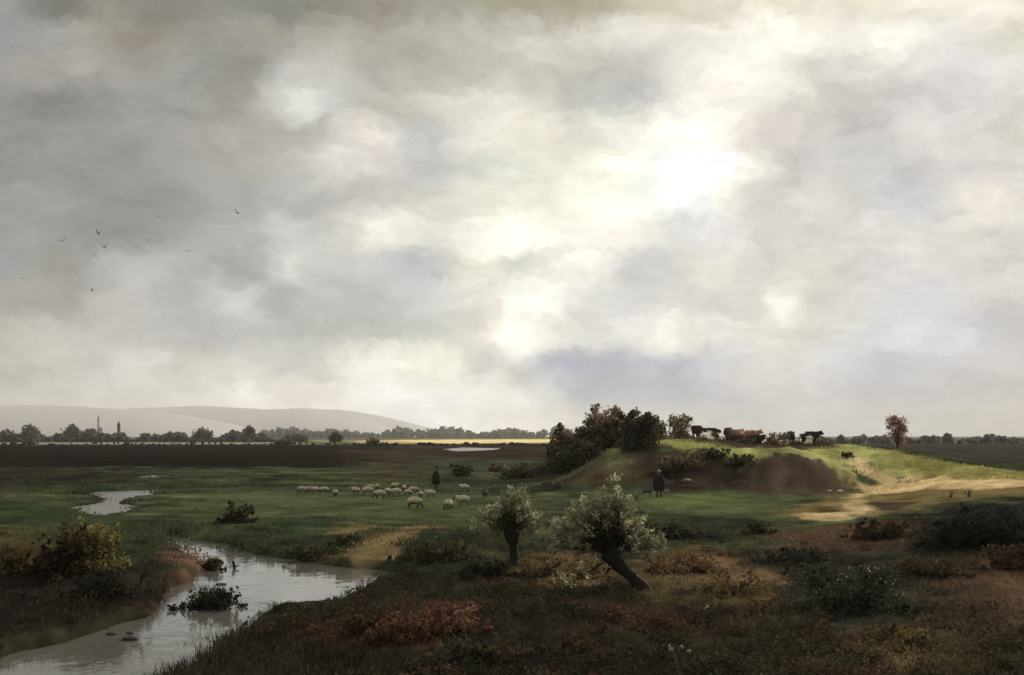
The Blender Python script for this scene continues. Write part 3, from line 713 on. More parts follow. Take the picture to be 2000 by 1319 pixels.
# church with spire in the left wood
def box_mesh(bx):
    V, Fc = [], []; b = 0
    for (x0, x1, y0, y1, z0, z1) in bx:
        V += [(x0, y0, z0), (x1, y0, z0), (x1, y1, z0), (x0, y1, z0), (x0, y0, z1), (x1, y0, z1), (x1, y1, z1), (x0, y1, z1)]
        Fc += [(b, b+3, b+2, b+1), (b+4, b+5, b+6, b+7), (b, b+1, b+5, b+4), (b+1, b+2, b+6, b+5), (b+2, b+3, b+7, b+6), (b+3, b, b+4, b+7)]
        b += 8
    return np.array(V, float), np.array(Fc)
def church(u, Yt, topv, label, wid):
    X = (u - CU) / F * Yt
    top = CH + (CV - topv) / F * Yt
    r = thing('church', label, 'church', (X, Yt, 0))
    hw = wid * Yt / F / 2
    V, Fc = box_mesh([(-hw, hw, -hw, hw, -.5, top * .72)]); mesh_np('tower', V, [Fc], M_STONE, r)
    z0 = top * .72
    V = np.array([(-hw * 1.1, -hw * 1.1, z0), (hw * 1.1, -hw * 1.1, z0), (hw * 1.1, hw * 1.1, z0), (-hw * 1.1, hw * 1.1, z0), (0, 0, top)])
    mesh_np('spire', V, [np.array([(0, 1, 4), (1, 2, 4), (2, 3, 4), (3, 0, 4)]), np.array([(3, 2, 1, 0)])], M_SLATE, r)
    V, Fc = box_mesh([(hw, hw * 5, -hw, hw, -.5, top * .3)]); mesh_np('nave', V, [Fc], M_STONE, r)
    V = np.array([(hw, -hw * 1.1, top * .3), (hw * 5, -hw * 1.1, top * .3), (hw * 5, hw * 1.1, top * .3), (hw, hw * 1.1, top * .3), (hw, 0, top * .42), (hw * 5, 0, top * .42)])
    mesh_np('roof', V, [np.array([(0, 1, 5, 4), (3, 4, 5, 2), (0, 3, 2, 1)]), np.array([(0, 4, 3), (1, 2, 5)])], M_SLATE, r)
church(232, 860, 821, 'dark church tower with short spire rising over the left wood', 5)
church(192, 3400, 808, 'faint distant spire in front of the pale ridge', 3)

# ------------------------------------------------------------------ pollard willows
PAL_WIL = [alb(c) for c in ((152,150,122), (132,134,104), (176,173,148), (100,103,78), (118,108,84))]
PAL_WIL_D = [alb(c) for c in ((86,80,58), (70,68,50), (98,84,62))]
def willow(label, loc, trunk_pts, trunk_r, head, rays, extra=None):
    root = thing('willow_tree', label, 'tree', loc, group='pollard willows on the near bank')
    rg = np.random.default_rng(len(rays) + 5)
    # trunk: rough tapered bole
    P = np.array(trunk_pts, float); n = len(P)
    sides = 14
    tt = np.linspace(0, n - 1, 26)
    Pc = np.stack([np.interp(tt, range(n), P[:, i]) for i in range(3)], 1); rc = np.interp(tt, range(n), trunk_r)
    Vt, Ft = tubes([(Pc, rc)], sides)
    dN = np.repeat(Pc, sides, 0); off = Vt - dN
    nn = 1 + .95 * fbm(np.arctan2(off[:, 1], off[:, 0]) * 1.9 + 9, Vt[:, 2] * 5, 4, 3) + .12 * rg.normal(size=len(Vt)) * .4
    Vt = dN + off * nn[:, None]
    mesh_np('trunk', Vt, [Ft], M_BARK, root, smooth=True)
    # withies and leaves
    hd = np.array(head, float); paths = []; LC = []; LCOL = []; DC = []; DCOL = []
    for (tip, r0) in rays:
        tip = np.array(tip, float)
        st = hd + rg.normal(size=3) * np.array([.10, .10, .06])
        Pb, rb = branch(st, tip, r0, .004, 8, sag=.06, wob=.03, rg=rg)
        paths.append((Pb, rb))
        bare = tip[2] < hd[2] + .25                      # low shoots carry sparser leaf
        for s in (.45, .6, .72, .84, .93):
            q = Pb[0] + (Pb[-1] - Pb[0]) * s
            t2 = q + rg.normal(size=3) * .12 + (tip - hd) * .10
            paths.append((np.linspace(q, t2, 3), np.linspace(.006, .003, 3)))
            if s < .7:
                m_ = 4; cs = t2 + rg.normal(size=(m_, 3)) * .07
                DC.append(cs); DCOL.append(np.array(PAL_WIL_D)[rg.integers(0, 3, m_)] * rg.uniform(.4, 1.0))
            elif rg.random() < (.32 if bare else .72):
                m_ = 20; cs = t2 + rg.normal(size=(m_, 3)) * np.array([.055, .055, .045])
                LC.append(cs); LCOL.append(np.array(PAL_WIL)[rg.integers(0, 5)][None] * rg.uniform(.6, 1.15) * rg.uniform(.8, 1.2, (m_, 1)))
        m_ = 24 if not bare else 12
        LC.append(tip + rg.normal(size=(m_, 3)) * .055); LCOL.append(np.array(PAL_WIL)[rg.integers(0, 4)][None] * rg.uniform(.7, 1.12) * rg.uniform(.8, 1.2, (m_, 1)))
    if extra: paths += extra(rg, LC, LCOL)
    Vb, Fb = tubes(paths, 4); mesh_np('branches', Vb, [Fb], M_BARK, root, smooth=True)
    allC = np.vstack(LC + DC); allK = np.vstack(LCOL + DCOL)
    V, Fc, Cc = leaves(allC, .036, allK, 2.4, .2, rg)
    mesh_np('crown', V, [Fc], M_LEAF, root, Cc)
    return root
rgw = np.random.default_rng(3)
# left willow
xa, ya = upl(1003, 1108); ka = ya / F
def fan(n, cx, hz, sx_, sz, bias, low, rg):
    rays = []
    for i in range(n):
        th = rg.uniform(-1, 1) ** 1 * 1.75 + bias; ph = rg.uniform(-1, 1) * .9
        rr_ = rg.uniform(.66, 1.0) * (1 + .32 * math.sin(th * 4.3 + 1.1) * math.cos(ph * 3)) * (1.12 if rg.random() < .07 else 1)
        x = cx + math.sin(th) * math.cos(ph * .6) * sx_ * rr_; y = math.sin(ph) * sx_ * .9 * rr_; z = hz + math.cos(th) * sz * rr_ * (1 if math.cos(th) > 0 else low)
        rays.append(((x, y, z), rg.uniform(.008, .016)))
    return rays
za = gz(xa, ya)
willow('smaller upright pollard willow with short thick dark trunk', (xa, ya, za), [(0.02, 0, -.25), (0.02, 0, .15), (0, 0, .6), (-.04, 0, .82), (-.05, 0, 1.02), (-.05, 0, 1.16)], [.22, .15, .13, .22, .25, .08],
       (-.05, 0, 1.0), fan(80, -.08, 1.10, .90, 1.00, .05, .30, rgw))
# right leaning willow
xb, yb = upl(1258, 1155); kb = yb / F; zb = gz(xb, yb)
def ex(rg, LC, LCOL):
    out = []
    h = np.array((-.82, 0, .80))
    tip = np.array((-1.86, -.2, .20))
    Pb = np.array([h, (-1.02, -.05, .72), (-1.25, -.1, .56), (-1.5, -.15, .40), (-1.75, -.18, .24), tip])
    out.append((Pb, np.array([.05, .032, .025, .018, .010, .005])))
    for q in Pb[1:]:
        for _ in range(7):
            t2 = q + rg.normal(size=3) * np.array([.14, .14, .10]) + np.array((-.08, 0, .12))
            out.append((np.linspace(q, t2, 3), np.linspace(.006, .002, 3)))
            m_ = 9; LC.append(t2 + rg.normal(size=(m_, 3)) * .05); LCOL.append(np.array(PAL_WIL)[rg.integers(0, 4)][None] * rg.uniform(.6, 1.2, (m_, 1)))
    # broken snag under the head
    out.append((np.array([(-.62, 0, .62), (-.86, -.06, .58), (-.98, -.08, .40)]), np.array([.09, .055, .02])))
    # long bare withies fanning left
    for i in range(12):
        e_ = np.array((-1.45 + rg.uniform(-.2, .3), rg.uniform(-.3, .3), 1.15 + i * .05))
        out.append(branch(h, e_, .013, .004, 7, .05, .02, rg))
    return out
willow('larger willow leaning left over its bowed dark trunk', (xb, yb, zb), [(.16, 0, -.3), (.0, 0, .02), (-.28, 0, .30), (-.52, 0, .52), (-.72, 0, .72), (-.86, 0, .92), (-.92, 0, 1.08)], [.21, .17, .15, .15, .19, .24, .10],
       (-.86, 0, .92), fan(150, -1.02, 1.10, 1.16, 1.30, -.05, .30, rgw), ex)

# ------------------------------------------------------------------ bushes of the banks and foreground
PAL_GOLD = [alb(c) for c in ((104,98,62), (120,112,72), (84,76,48), (70,62,42))]
PAL_BRN = [alb(c) for c in ((62,50,38), (50,42,33), (74,60,42), (44,42,32))]
PAL_BLK = [alb(c) for c in ((42,41,36), (36,36,31), (52,50,42), (46,44,36))]
FB = 'shrubs on the near banks'
bush('shrub', 'olive yellow bush on the left bank below the meadow pool', 'shrub', 168, 1118, 130, 108, PAL_GOLD, leaf=.055, group=FB, dens=1.0, lean=.1)
bush('shrub', 'dark brown bush in the hollow of the left bank under the olive one', 'shrub', 115, 1128, 110, 86, PAL_BRN, leaf=.055, group=FB, dens=1.0)
bush('shrub', 'dark rounded shrub at the left picture edge', 'shrub', 28, 1120, 80, 56, PAL_GOLD[2:], leaf=.055, group=FB)
bush('shrub', 'low black shrub at the water edge of the left bank', 'shrub', 210, 1165, 130, 54, PAL_BLK, leaf=.05, group=FB)
bush('shrub', 'round dark green shrub in the meadow left of the flock', 'shrub', 465, 1022, 72, 42, PAL_DK, leaf=.08, group=FB)
bush('shrub', 'dark tuft shrub at the mouth of the stream bend', 'shrub', 408, 1114, 56, 22, PAL_BLK, leaf=.045, group=FB)
bush('shrub', 'dark bushy island in the middle of the stream', 'shrub', 415, 1192, 112, 40, PAL_BLK, leaf=.045, group=FB)
bush('shrub', 'small dark shrub on the green bank left of the sandy patch', 'shrub', 600, 1092, 70, 24, PAL_DK, leaf=.06, group=FB)
bush('shrub', 'dark shrub on top of the sandy bank', 'shrub', 678, 1064, 56, 20, PAL_DK, leaf=.06, group=FB)
bush('shrub', 'wide dark shrub right of the sandy bank', 'shrub', 850, 1095, 140, 44, PAL_DK, leaf=.06, group=FB)
bush('shrub', 'dark shrub hugging the foot of the smaller willow', 'shrub', 950, 1128, 110, 38, PAL_BLK, leaf=.055, group=FB)
bush('shrub', 'dark green shrub on the meadow right of the leaning willow', 'shrub', 1320, 1052, 120, 32, PAL_DK, leaf=.07, group=FB)
bush('shrub', 'small dark shrub by the sandy puddled track', 'shrub', 1482, 1042, 60, 26, PAL_DK, leaf=.06, group=FB)
bush('shrub', 'low dark shrub beyond the fern in the middle distance', 'shrub', 1550, 1100, 150, 30, PAL_BLK, leaf=.055, group=FB)
bush('shrub', 'black shrub on the knoll at the right picture edge', 'shrub', 1950, 1055, 190, 72, PAL_BLK, leaf=.055, group=FB)
bush('shrub', 'brown black shrub low on the right edge in front of the knoll', 'shrub', 1985, 1110, 150, 48, PAL_BRN, leaf=.05, group=FB, dens=.8)
bush('shrub', 'low umber shrub between the flowering shrub and the knoll', 'shrub', 1810, 1125, 150, 34, PAL_BRN, leaf=.05, group=FB, dens=.8)
bush('shrub', 'olive shrub in the lower right among the straw tufts', 'shrub', 1760, 1262, 170, 40, PAL_GOLD[2:], leaf=.04, group=FB, dens=.6)
bush('shrub', 'dark green shrub at the bottom below the reddest heath bush', 'shrub', 905, 1292, 150, 44, PAL_DK, leaf=.04, group=FB, dens=.6)
bush('shrub', 'black shrub on the left slope of the right knoll', 'shrub', 1850, 1070, 90, 56, PAL_BLK, leaf=.055, group=FB)
bush('shrub', 'brown shrub on the slope before the sandy patches', 'shrub', 1720, 1052, 120, 36, PAL_BRN, leaf=.06, group=FB)
RH = 'rust coloured heath shrubs'
PAL_RUST = [alb(c) for c in ((112,80,66), (98,70,57), (84,61,50), (116,88,72))]
PAL_RUST2 = [alb(c) for c in ((104,82,60), (90,72,52), (116,92,66), (78,64,46))]
bush('shrub', 'bright rust red heath bush, the reddest in the foreground', 'shrub', 878, 1232, 130, 52, PAL_RUST, leaf=.035, group=RH)
bush('shrub', 'duller rust heath bush left of the reddest one', 'shrub', 790, 1252, 110, 56, PAL_RUST[1:3] + PAL_RUST2[:2], leaf=.035, group=RH)
bush('shrub', 'brown heath bush at the left end of the rust patch', 'shrub', 715, 1240, 90, 34, PAL_BRN, leaf=.035, group=RH)
bush('shrub', 'tawny heath bush right behind the leaning willow trunk', 'shrub', 1335, 1120, 170, 40, PAL_RUST2, leaf=.04, group=RH, dens=.55)
bush('shrub', 'tawny heath bush further right with pale flecks', 'shrub', 1432, 1160, 130, 44, PAL_RUST2[1:] + PAL_GOLD[:1], leaf=.04, group=RH, dens=.5)
bush('shrub', 'orange brown heath bush between the two willows', 'shrub', 1058, 1125, 100, 36, PAL_RUST2, leaf=.04, group=RH, dens=.5)
bush('shrub', 'golden brown heath bush below the drooping willow branch', 'shrub', 1150, 1128, 120, 36, PAL_RUST2[:1] + PAL_GOLD[:2], leaf=.04, group=RH)
# dark flowering shrub
fs = bush('shrub', 'large blackish shrub dotted with small pale flowers', 'shrub', 1655, 1195, 230, 96, [alb(q) for q in ((48,50,41), (56,59,46), (64,64,52), (44,45,40))], leaf=.04, dens=.75)
Xs, Ys, Zs = fs.location; ks = Ys / F
nf = 36
fx = rng.uniform(-.46, .50, nf); fz = .25 + .72 * rng.random(nf) ** .7 - .9 * fx ** 2
FP = np.stack([fx * 215 * ks, -rng.uniform(.1, .38, nf) * 215 * ks, fz * 98 * ks], 1)
for p_ in FP:
    V, Fc, Cc = leaves(p_ + rng.normal(size=(5, 3)) * .010, .026, np.repeat([alb((150, 148, 126))], 5, 0) * rng.uniform(.5, 1.1), 1.2)
    Vt, Ft = tubes([(np.linspace((p_[0] * .7, p_[1] * .6, p_[2] * .5), p_, 4), np.linspace(.006, .003, 4))], 4)
    mesh_np('flower', np.vstack([V, Vt]), [Fc, Ft + len(V)], M_LEAF, fs, np.vstack([Cc, np.repeat([alb((60, 62, 46))], len(Vt), 0)]))

# pale arching fern-like grass clump and wispy stalks
def stalks(label, u, v, n, hpx, spread, col, name='plant', arch=.5, w=.012, heads=False, group=None):
    X, Y = hit(u, v); k = Y / F
    r = thing(name, label, 'plant', (X, Y, gz(X, Y)), group=group)
    ps = []; C = []
    for i in range(n):
        an = rng.uniform(-1, 1); hh = hpx * k * rng.uniform(.6, 1.05)
        bx = rng.normal() * .05
        tt_ = np.linspace(0, 1, 7)
        x = bx + an * spread * k * tt_ ** 1.6; z = hh * (tt_ - arch * .5 * tt_ ** 3); y = rng.normal() * .08 * tt_
        P = np.stack([x, y, z], 1); ps.append((P, np.linspace(w, w * .35, 7))); C.append(P[-1])
    Vt, Ft = tubes(ps, 3)
    mesh_np('stems', Vt, [Ft], M_LEAF, r, np.repeat([alb(col)], len(Vt), 0) * (.8 + .4 * rng.random((len(Vt), 1))))
    if heads:
        for c_ in C:
            V, Fc, Cc = leaves(c_ + rng.normal(size=(6, 3)) * .007, .032, np.repeat([alb(tuple(min(255, q + 25) for q in col))], 6, 0), 1.5)
            mesh_np('seed_head', V, [Fc], M_LEAF, r, Cc)
    return r
PG = 'wispy plants in the foreground heath'
stalks('pale arching plumes above the dark meadow right of the willow', 1405, 1085, 16, 44, 50, (128,132,104), arch=.9, group=PG)
stalks('tall thin reeds standing on the near bank by the water', 392, 1275, 26, 50, 30, (96,90,66), 'reed_clump', .2, .008, group=PG)
stalks('second clump of reeds nearer the left of the bank', 372, 1290, 18, 40, 30, (90,84,62), 'reed_clump', .2, .008, group=PG)
stalks('single pale dry stalk in the dark foreground heath', 1330, 1312, 5, 66, 18, (104,102,84), 'dry_stalk', .3, .007, True, group=PG)
stalks('dry stalk with seed heads above the rust earth', 1378, 1210, 3, 34, 10, (118,108,86), 'dry_stalk', .3, .007, True, group=PG)
stalks('straw coloured grass tuft low on the right', 1705, 1290, 40, 48, 60, (116,104,72), 'grass_tuft', .5, .007, group=PG)
stalks('greenish grass tuft leaning right near the bottom right', 1810, 1275, 36, 54, 60, (98,96,72), 'grass_tuft', .5, .007, group=PG)
stalks('yellowish grass tuft among the tawny heath', 1385, 1160, 40, 36, 50, (134,124,78), 'grass_tuft', .6, .008, group=PG)
stalks('dark spiky tuft on the near bank by the stream curve', 540, 1196, 36, 30, 40, (64,60,42), 'grass_tuft', .5, .009, group=PG)
stalks('white dotted plant at the right of the tawny heath', 1462, 1165, 12, 40, 26, (120,106,84), 'flowering_plant', .2, .006, True, group=PG)
stalks('small upright plant left of the big flowering shrub', 1533, 1160, 8, 30, 14, (130,124,104), 'flowering_plant', .2, .006, True, group=PG)
stalks('dark thistles standing on the sandy track', 1892, 972, 10, 24, 16, (74,62,44), 'thistle', .1, .02, group=PG)
stalks('dark thistles further left on the sandy track', 1858, 972, 8, 18, 12, (74,62,44), 'thistle', .1, .02, group=PG)

# stones, post
def rock(label, u, v, w, h, m_, name='stone', z=None, group=None):
    if z is None: X, Y = hit(u, v); zz = gz(X, Y)
    else: X, Y = upl(u, v, z); zz = z
    k = Y / F
    n1_, n2_ = 12, 8
    th = np.arange(n1_) / n1_ * 2 * math.pi; ph = np.linspace(0.02, math.pi - .02, n2_)
    T1, P1 = np.meshgrid(th, ph)
    rad = 1 + .5 * fbm(T1 * 1.3 + u, P1 * 1.3, 3, 7)
    V = np.stack([np.cos(T1) * np.sin(P1) * rad * w * k / 2, np.sin(T1) * np.sin(P1) * rad * w * k * .4, np.cos(P1) * rad * h * k / 2 + h * k * .25], -1).reshape(-1, 3)
    i = np.arange(n1_ * n2_).reshape(n2_, n1_); j = np.roll(i, -1, 1)
    f = np.stack([i[:-1], i[1:], j[1:], j[:-1]], -1).reshape(-1, 4)
    o = mesh_np(name, V, [f], m_, smooth=True); o.location = (X, Y, zz)
    tag(o, label, 'stone', group)
SG = 'stones lying on the ground and in the stream'
rock('white stone at the right foot of the earth mound', 1641, 962, 16, 7, M_ROCK, group=SG)
rock('smaller white stone just left of the other at the mound', 1621, 961, 10, 5, M_ROCK, group=SG)
rock('pale stone in the grass right of the standing man', 1301, 963, 12, 9, solid('dull_stone', (.16, .15, .13)), group=SG)
rock('pale slab of stone below the scarp right of the man', 1342, 941, 18, 8, solid('grey_stone', (.22, .19, .15)), group=SG)
rock('dark wet stone in the stream, nearest the camera', 254, 1250, 30, 11, M_DROCK, z=WL, group=SG)
rock('dark flat stone in the stream left of the nearest one', 219, 1240, 22, 7, M_DROCK, z=WL, group=SG)
rock('little dark stone behind the nearest one in the stream', 254, 1238, 15, 6, M_DROCK, z=WL, group=SG)
rock('low dark stone beside the post in the stream', 432, 1142, 22, 4, M_DROCK, z=WL, group=SG)
X, Y = upl(458, 1110, WL)
pr = thing('mooring_post', 'short dark stump standing in the stream bend', 'post', (X, Y, WL))
Vt, Ft = tubes([(np.array([(0.03, 0, -.3), (0, 0, 0), (-.02, 0, .12), (-.05, 0, .24)]), np.array([.05, .05, .045, .03])), (np.array([(0, 0, .03), (.09, 0, .08), (.16, 0, .10)]), np.array([.03, .02, .01]))], 7)
mesh_np('stump', Vt, [Ft], M_BARK, pr, smooth=True)

# ------------------------------------------------------------------ animals and people (skinned skeletons)
def skin(verts, edges, radii, sub=2):
    me = bpy.data.meshes.new('tmp'); me.from_pydata(verts, edges, [])
    ob = bpy.data.objects.new('tmp', me); COL.objects.link(ob)
    ob.modifiers.new('s', 'SKIN')
    ss = ob.modifiers.new('u', 'SUBSURF'); ss.levels = sub; ss.render_levels = sub
    sv = me.skin_vertices[0].data
    for i, r_ in enumerate(radii):
        sv[i].radius = r_ if isinstance(r_, tuple) else (r_, r_)
    sv[0].use_root = True
    dg = bpy.context.evaluated_depsgraph_get()
    out = bpy.data.meshes.new_from_object(ob.evaluated_get(dg))
    bpy.data.objects.remove(ob); bpy.data.meshes.remove(me)
    return out
def paint(me, fn, material):
    n = len(me.vertices); co = np.empty(n * 3, np.float32); me.vertices.foreach_get('co', co); co = co.reshape(-1, 3)
    c = fn(co)
    if 'Col' in me.color_attributes: me.color_attributes.remove(me.color_attributes['Col'])
    ca = me.color_attributes.new('Col', 'FLOAT_COLOR', 'POINT'); c4 = np.ones((n, 4), np.float32); c4[:, :3] = c
    ca.data.foreach_set('color', c4.ravel())
    me.materials.clear(); me.materials.append(material)
    me.polygons.foreach_set('use_smooth', np.ones(len(me.polygons), bool))
    return me
def quad(L_, H_, headdown, lying=False, cow=False):
    """four-legged skeleton, facing +X, length L_, back height H_"""
    b = (.36 if cow else .40) * L_
    zb = (H_ * .70 if cow else H_ * .72) if not lying else H_ * .36
    gr = .235 * H_ if cow else .22 * H_
    nr = .17 * H_ if cow else gr * .6
    hr = .105 * H_ if cow else gr * .42
    v = [(0, 0, zb - .02 * H_)]; r = [(gr * 1.15, gr * 1.28)]; e = []
    def add(p, rad, par): v.append(p); r.append(rad if isinstance(rad, tuple) else (rad, rad)); e.append((par, len(v) - 1)); return len(v) - 1
    ch = add((b * .62, 0, zb - .01), (gr * 1.05, gr * 1.22), 0)
    ru = add((-b * .68, 0, zb + .02 * H_), (gr * 1.02, gr * 1.1), 0)
    ru2 = add((-b * 1.0, 0, zb + .03 * H_), (gr * .7, gr * .8), ru)
    if cow:
        tl = add((-b * 1.22, 0, zb + .08 * H_), .022 * H_, ru2); tl = add((-b * 1.28, 0, zb - .16 * H_), .018 * H_, tl); add((-b * 1.27, 0, zb - .42 * H_), .03 * H_, tl)
    if headdown:
        n1_ = add((b * 1.08, 0, zb - .02 * H_), (nr * 1.15, nr * 1.3), ch)
        n2_ = add((b * 1.40, 0, zb - .28 * H_), (nr * .85, nr * .9), n1_)
        h = add((b * 1.52, 0, zb - .46 * H_), (hr, hr * 1.1), n2_)
        add((b * 1.68, 0, zb - .64 * H_), (hr * .62, hr * .66), h)
    else:
        n1_ = add((b * 1.08, 0, zb + .07 * H_), (nr * 1.1, nr * 1.35), ch)
        n2_ = add((b * 1.38, 0, zb + .17 * H_), (nr * .8, nr * .95), n1_)
        h = add((b * 1.60, 0, zb + .19 * H_), (hr, hr * 1.15), n2_)
        add((b * 1.90, 0, zb + .06 * H_), (hr * .62, hr * .66), h)
    q = v[h]
    for s in (1, -1):
        add((q[0] - .01 * L_, s * .17 * H_, q[2] + .05 * H_), .03 * H_, h)
        if cow:
            hn = add((q[0] + .0 * L_, s * .09 * H_, q[2] + .13 * H_), .018 * H_, h); add((q[0] + .03 * L_, s * .14 * H_, q[2] + .21 * H_), .009 * H_, hn)
    w = gr * .62
    lt = 1.35 if cow else 1.0
    if not lying:
        for s in (1, -1):
            k_ = add((b * .66, s * w, zb - .26 * H_), (gr * .36, gr * .42), ch); k2 = add((b * .68, s * w, H_ * .26), .055 * H_ * lt, k_); k3 = add((b * .66, s * w, H_ * .06), .036 * H_ * lt, k2); add((b * .72, s * w, .0), .045 * H_ * lt, k3)
            k_ = add((-b * .70, s * w, zb - .20 * H_), (gr * .50, gr * .58), ru); k2 = add((-b * .60, s * w, H_ * .38), .085 * H_ * lt, k_); k3 = add((-b * .88, s * w, H_ * .24), .046 * H_ * lt, k2); k4 = add((-b * .84, s * w, H_ * .06), .036 * H_ * lt, k3); add((-b * .78, s * w, 0), .045 * H_ * lt, k4)
    else:
        for s in (1, -1):
            k_ = add((b * .62, s * w * 1.5, H_ * .16), .09 * H_, ch); k2 = add((b * 1.0, s * w * 1.4, H_ * .07), .05 * H_, k_); add((b * .8, s * w * 1.2, H_ * .04), .04 * H_, k2)
            k_ = add((-b * .45, s * w * 1.8, H_ * .17), .14 * H_, ru); k2 = add((-b * .1, s * w * 2.0, H_ * .08), .06 * H_, k_); add((-b * .4, s * w * 2.0, H_ * .05), .04 * H_, k2)
    return v, e, r
def animal_mesh(L_, H_, hd, lying, cow): 
    v, e, r = quad(L_, H_, hd, lying, cow)
    return skin(v, e, r, 2), np.array(v)
def sheep_col(dark=False):
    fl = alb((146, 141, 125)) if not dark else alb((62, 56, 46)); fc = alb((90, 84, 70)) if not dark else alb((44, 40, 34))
    def fn(co):
        c = np.repeat([fl], len(co), 0) * (1 + .35 * fbm(co[:, 0] * 14, co[:, 1] * 9 + co[:, 2] * 14, 3, 11))[:, None]
        m_ = sstep(.52, .57, co[:, 0])[:, None]; c = c * (1 - m_) + fc * m_
        flank_shd = (1 - sstep(.40, .56, co[:, 2] + .12 * fbm(co[:, 0] * 7, co[:, 1] * 7, 2, 8)))[:, None] * .75; c = c * (1 - flank_shd) + alb((70, 62, 48)) * flank_shd   # shade of the lower flanks painted into the fleece
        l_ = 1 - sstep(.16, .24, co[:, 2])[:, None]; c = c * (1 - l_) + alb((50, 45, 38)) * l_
        return c
    return fn
def fluff(me):
    n = len(me.vertices); co = np.empty(n * 3, np.float32); me.vertices.foreach_get('co', co); co = co.reshape(-1, 3)
    no = np.empty(n * 3, np.float32); me.vertices.foreach_get('normal', no); no = no.reshape(-1, 3)
    k_ = (co[:, 2] > .24) & (co[:, 0] < .50)
    co = co + no * (k_ * (.035 + .05 * fbm(co[:, 0] * 16, co[:, 1] * 11 + co[:, 2] * 16, 3, 5)))[:, None]
    me.vertices.foreach_set('co', co.astype(np.float32).ravel()); me.update()
SH = {}
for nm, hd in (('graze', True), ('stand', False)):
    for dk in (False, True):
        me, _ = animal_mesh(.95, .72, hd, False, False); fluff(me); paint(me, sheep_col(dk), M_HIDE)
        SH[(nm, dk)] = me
def put(me, name, label, cat, u, v, rz, s=1.0, group=None, Y=None, dz=0):
    if Y is None: X, Y = hit(u, v)
    else: X = (u - CU) / F * Y
    o = bpy.data.objects.new(name, me); o.location = (X, Y, gz(X, Y) + dz); o.rotation_euler = (0, 0, rz); o.scale = (s, s, s)
    tag(o, label, cat, group); return link(o)
PI = math.pi
FL = 'sheep grazing around the shepherd'
SHEEP = [ # u, v feet, heading, pose, dark, scale, label
 (590,964,PI*.95,'graze',0,.85,'greyish sheep, leftmost of the whole flock, head down'),
 (604,963,PI*.7,'graze',0,.8,'small pale sheep second from the left end of the flock'),
 (616,965,PI*.9,'stand',0,.85,'bright backed sheep in the middle of the left cluster'),
 (632,965,PI*.1,'graze',0,.85,'sheep at the right of the left cluster of four'),
 (655,971,PI*.62,'graze',0,.85,'lone sheep between the left cluster and the main flock'),
 (695,967,PI*.8,'stand',0,.9,'dark headed sheep with white chest at the left of the main flock'),
 (717,968,PI*.04,'graze',0,1.0,'broad grey sheep beside the white chested one'),
 (724,958,PI*.9,'graze',0,.75,'small sheep behind the broad grey one'),
 (737,957,PI*.6,'stand',0,.75,'small bright headed sheep at the back left of the main flock'),
 (742,975,PI*.95,'graze',0,1.0,'bright backed sheep at the front left of the main flock'),
 (757,967,PI*.3,'graze',0,.8,'yellowish sheep in the thick of the main flock'),
 (774,971,PI*1.03,'graze',0,1.0,'long pale sheep in the middle of the main flock'),
 (771,957,PI*-.1,'stand',0,.9,'rearmost bright sheep of the main flock'),
 (789,960,PI*.5,'stand',0,.8,'sheep seen end on at the back of the main flock'),
 (796,969,PI*.2,'graze',0,.75,'small sheep squeezed before the white arched one'),
 (806,965,PI*.0,'graze',0,.9,'sheep with white arched back left of the shepherd'),
 (822,973,PI*.45,'stand',0,.8,'narrow sheep seen from behind, front right of the main flock'),
 (841,974,PI*1.0,'stand',0,.95,'sheep with raised head directly before the shepherd'),
 (808,994,PI*-.06,'graze',0,1.12,'nearest sheep of the flock, head lowered to the right'),
 (876,997,PI*1.35,'graze',0,1.0,'near sheep facing down left with bright white neck'),
 (905,990,PI*1.0,'stand',0,1.1,'near sheep in profile facing left, right of the white necked one'),
 (908,962,PI*1.0,'stand',0,1.0,'far sheep in profile facing left, right of the shepherd'),
 (947,972,PI*.45,'graze',1,.95,'dark sheep behind the smaller willow, apart from the flock'),
 (1070,957,PI*1.0,'graze',1,1.1,'dark sheep above the leaning willow, left of a pair'),
 (1091,957,PI*.6,'graze',1,1.05,'dark sheep above the leaning willow, right of a pair'),
]
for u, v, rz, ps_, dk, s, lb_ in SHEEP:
    put(SH[(ps_, bool(dk))], 'sheep', lb_, 'sheep', u, v, rz, s * .77, FL)
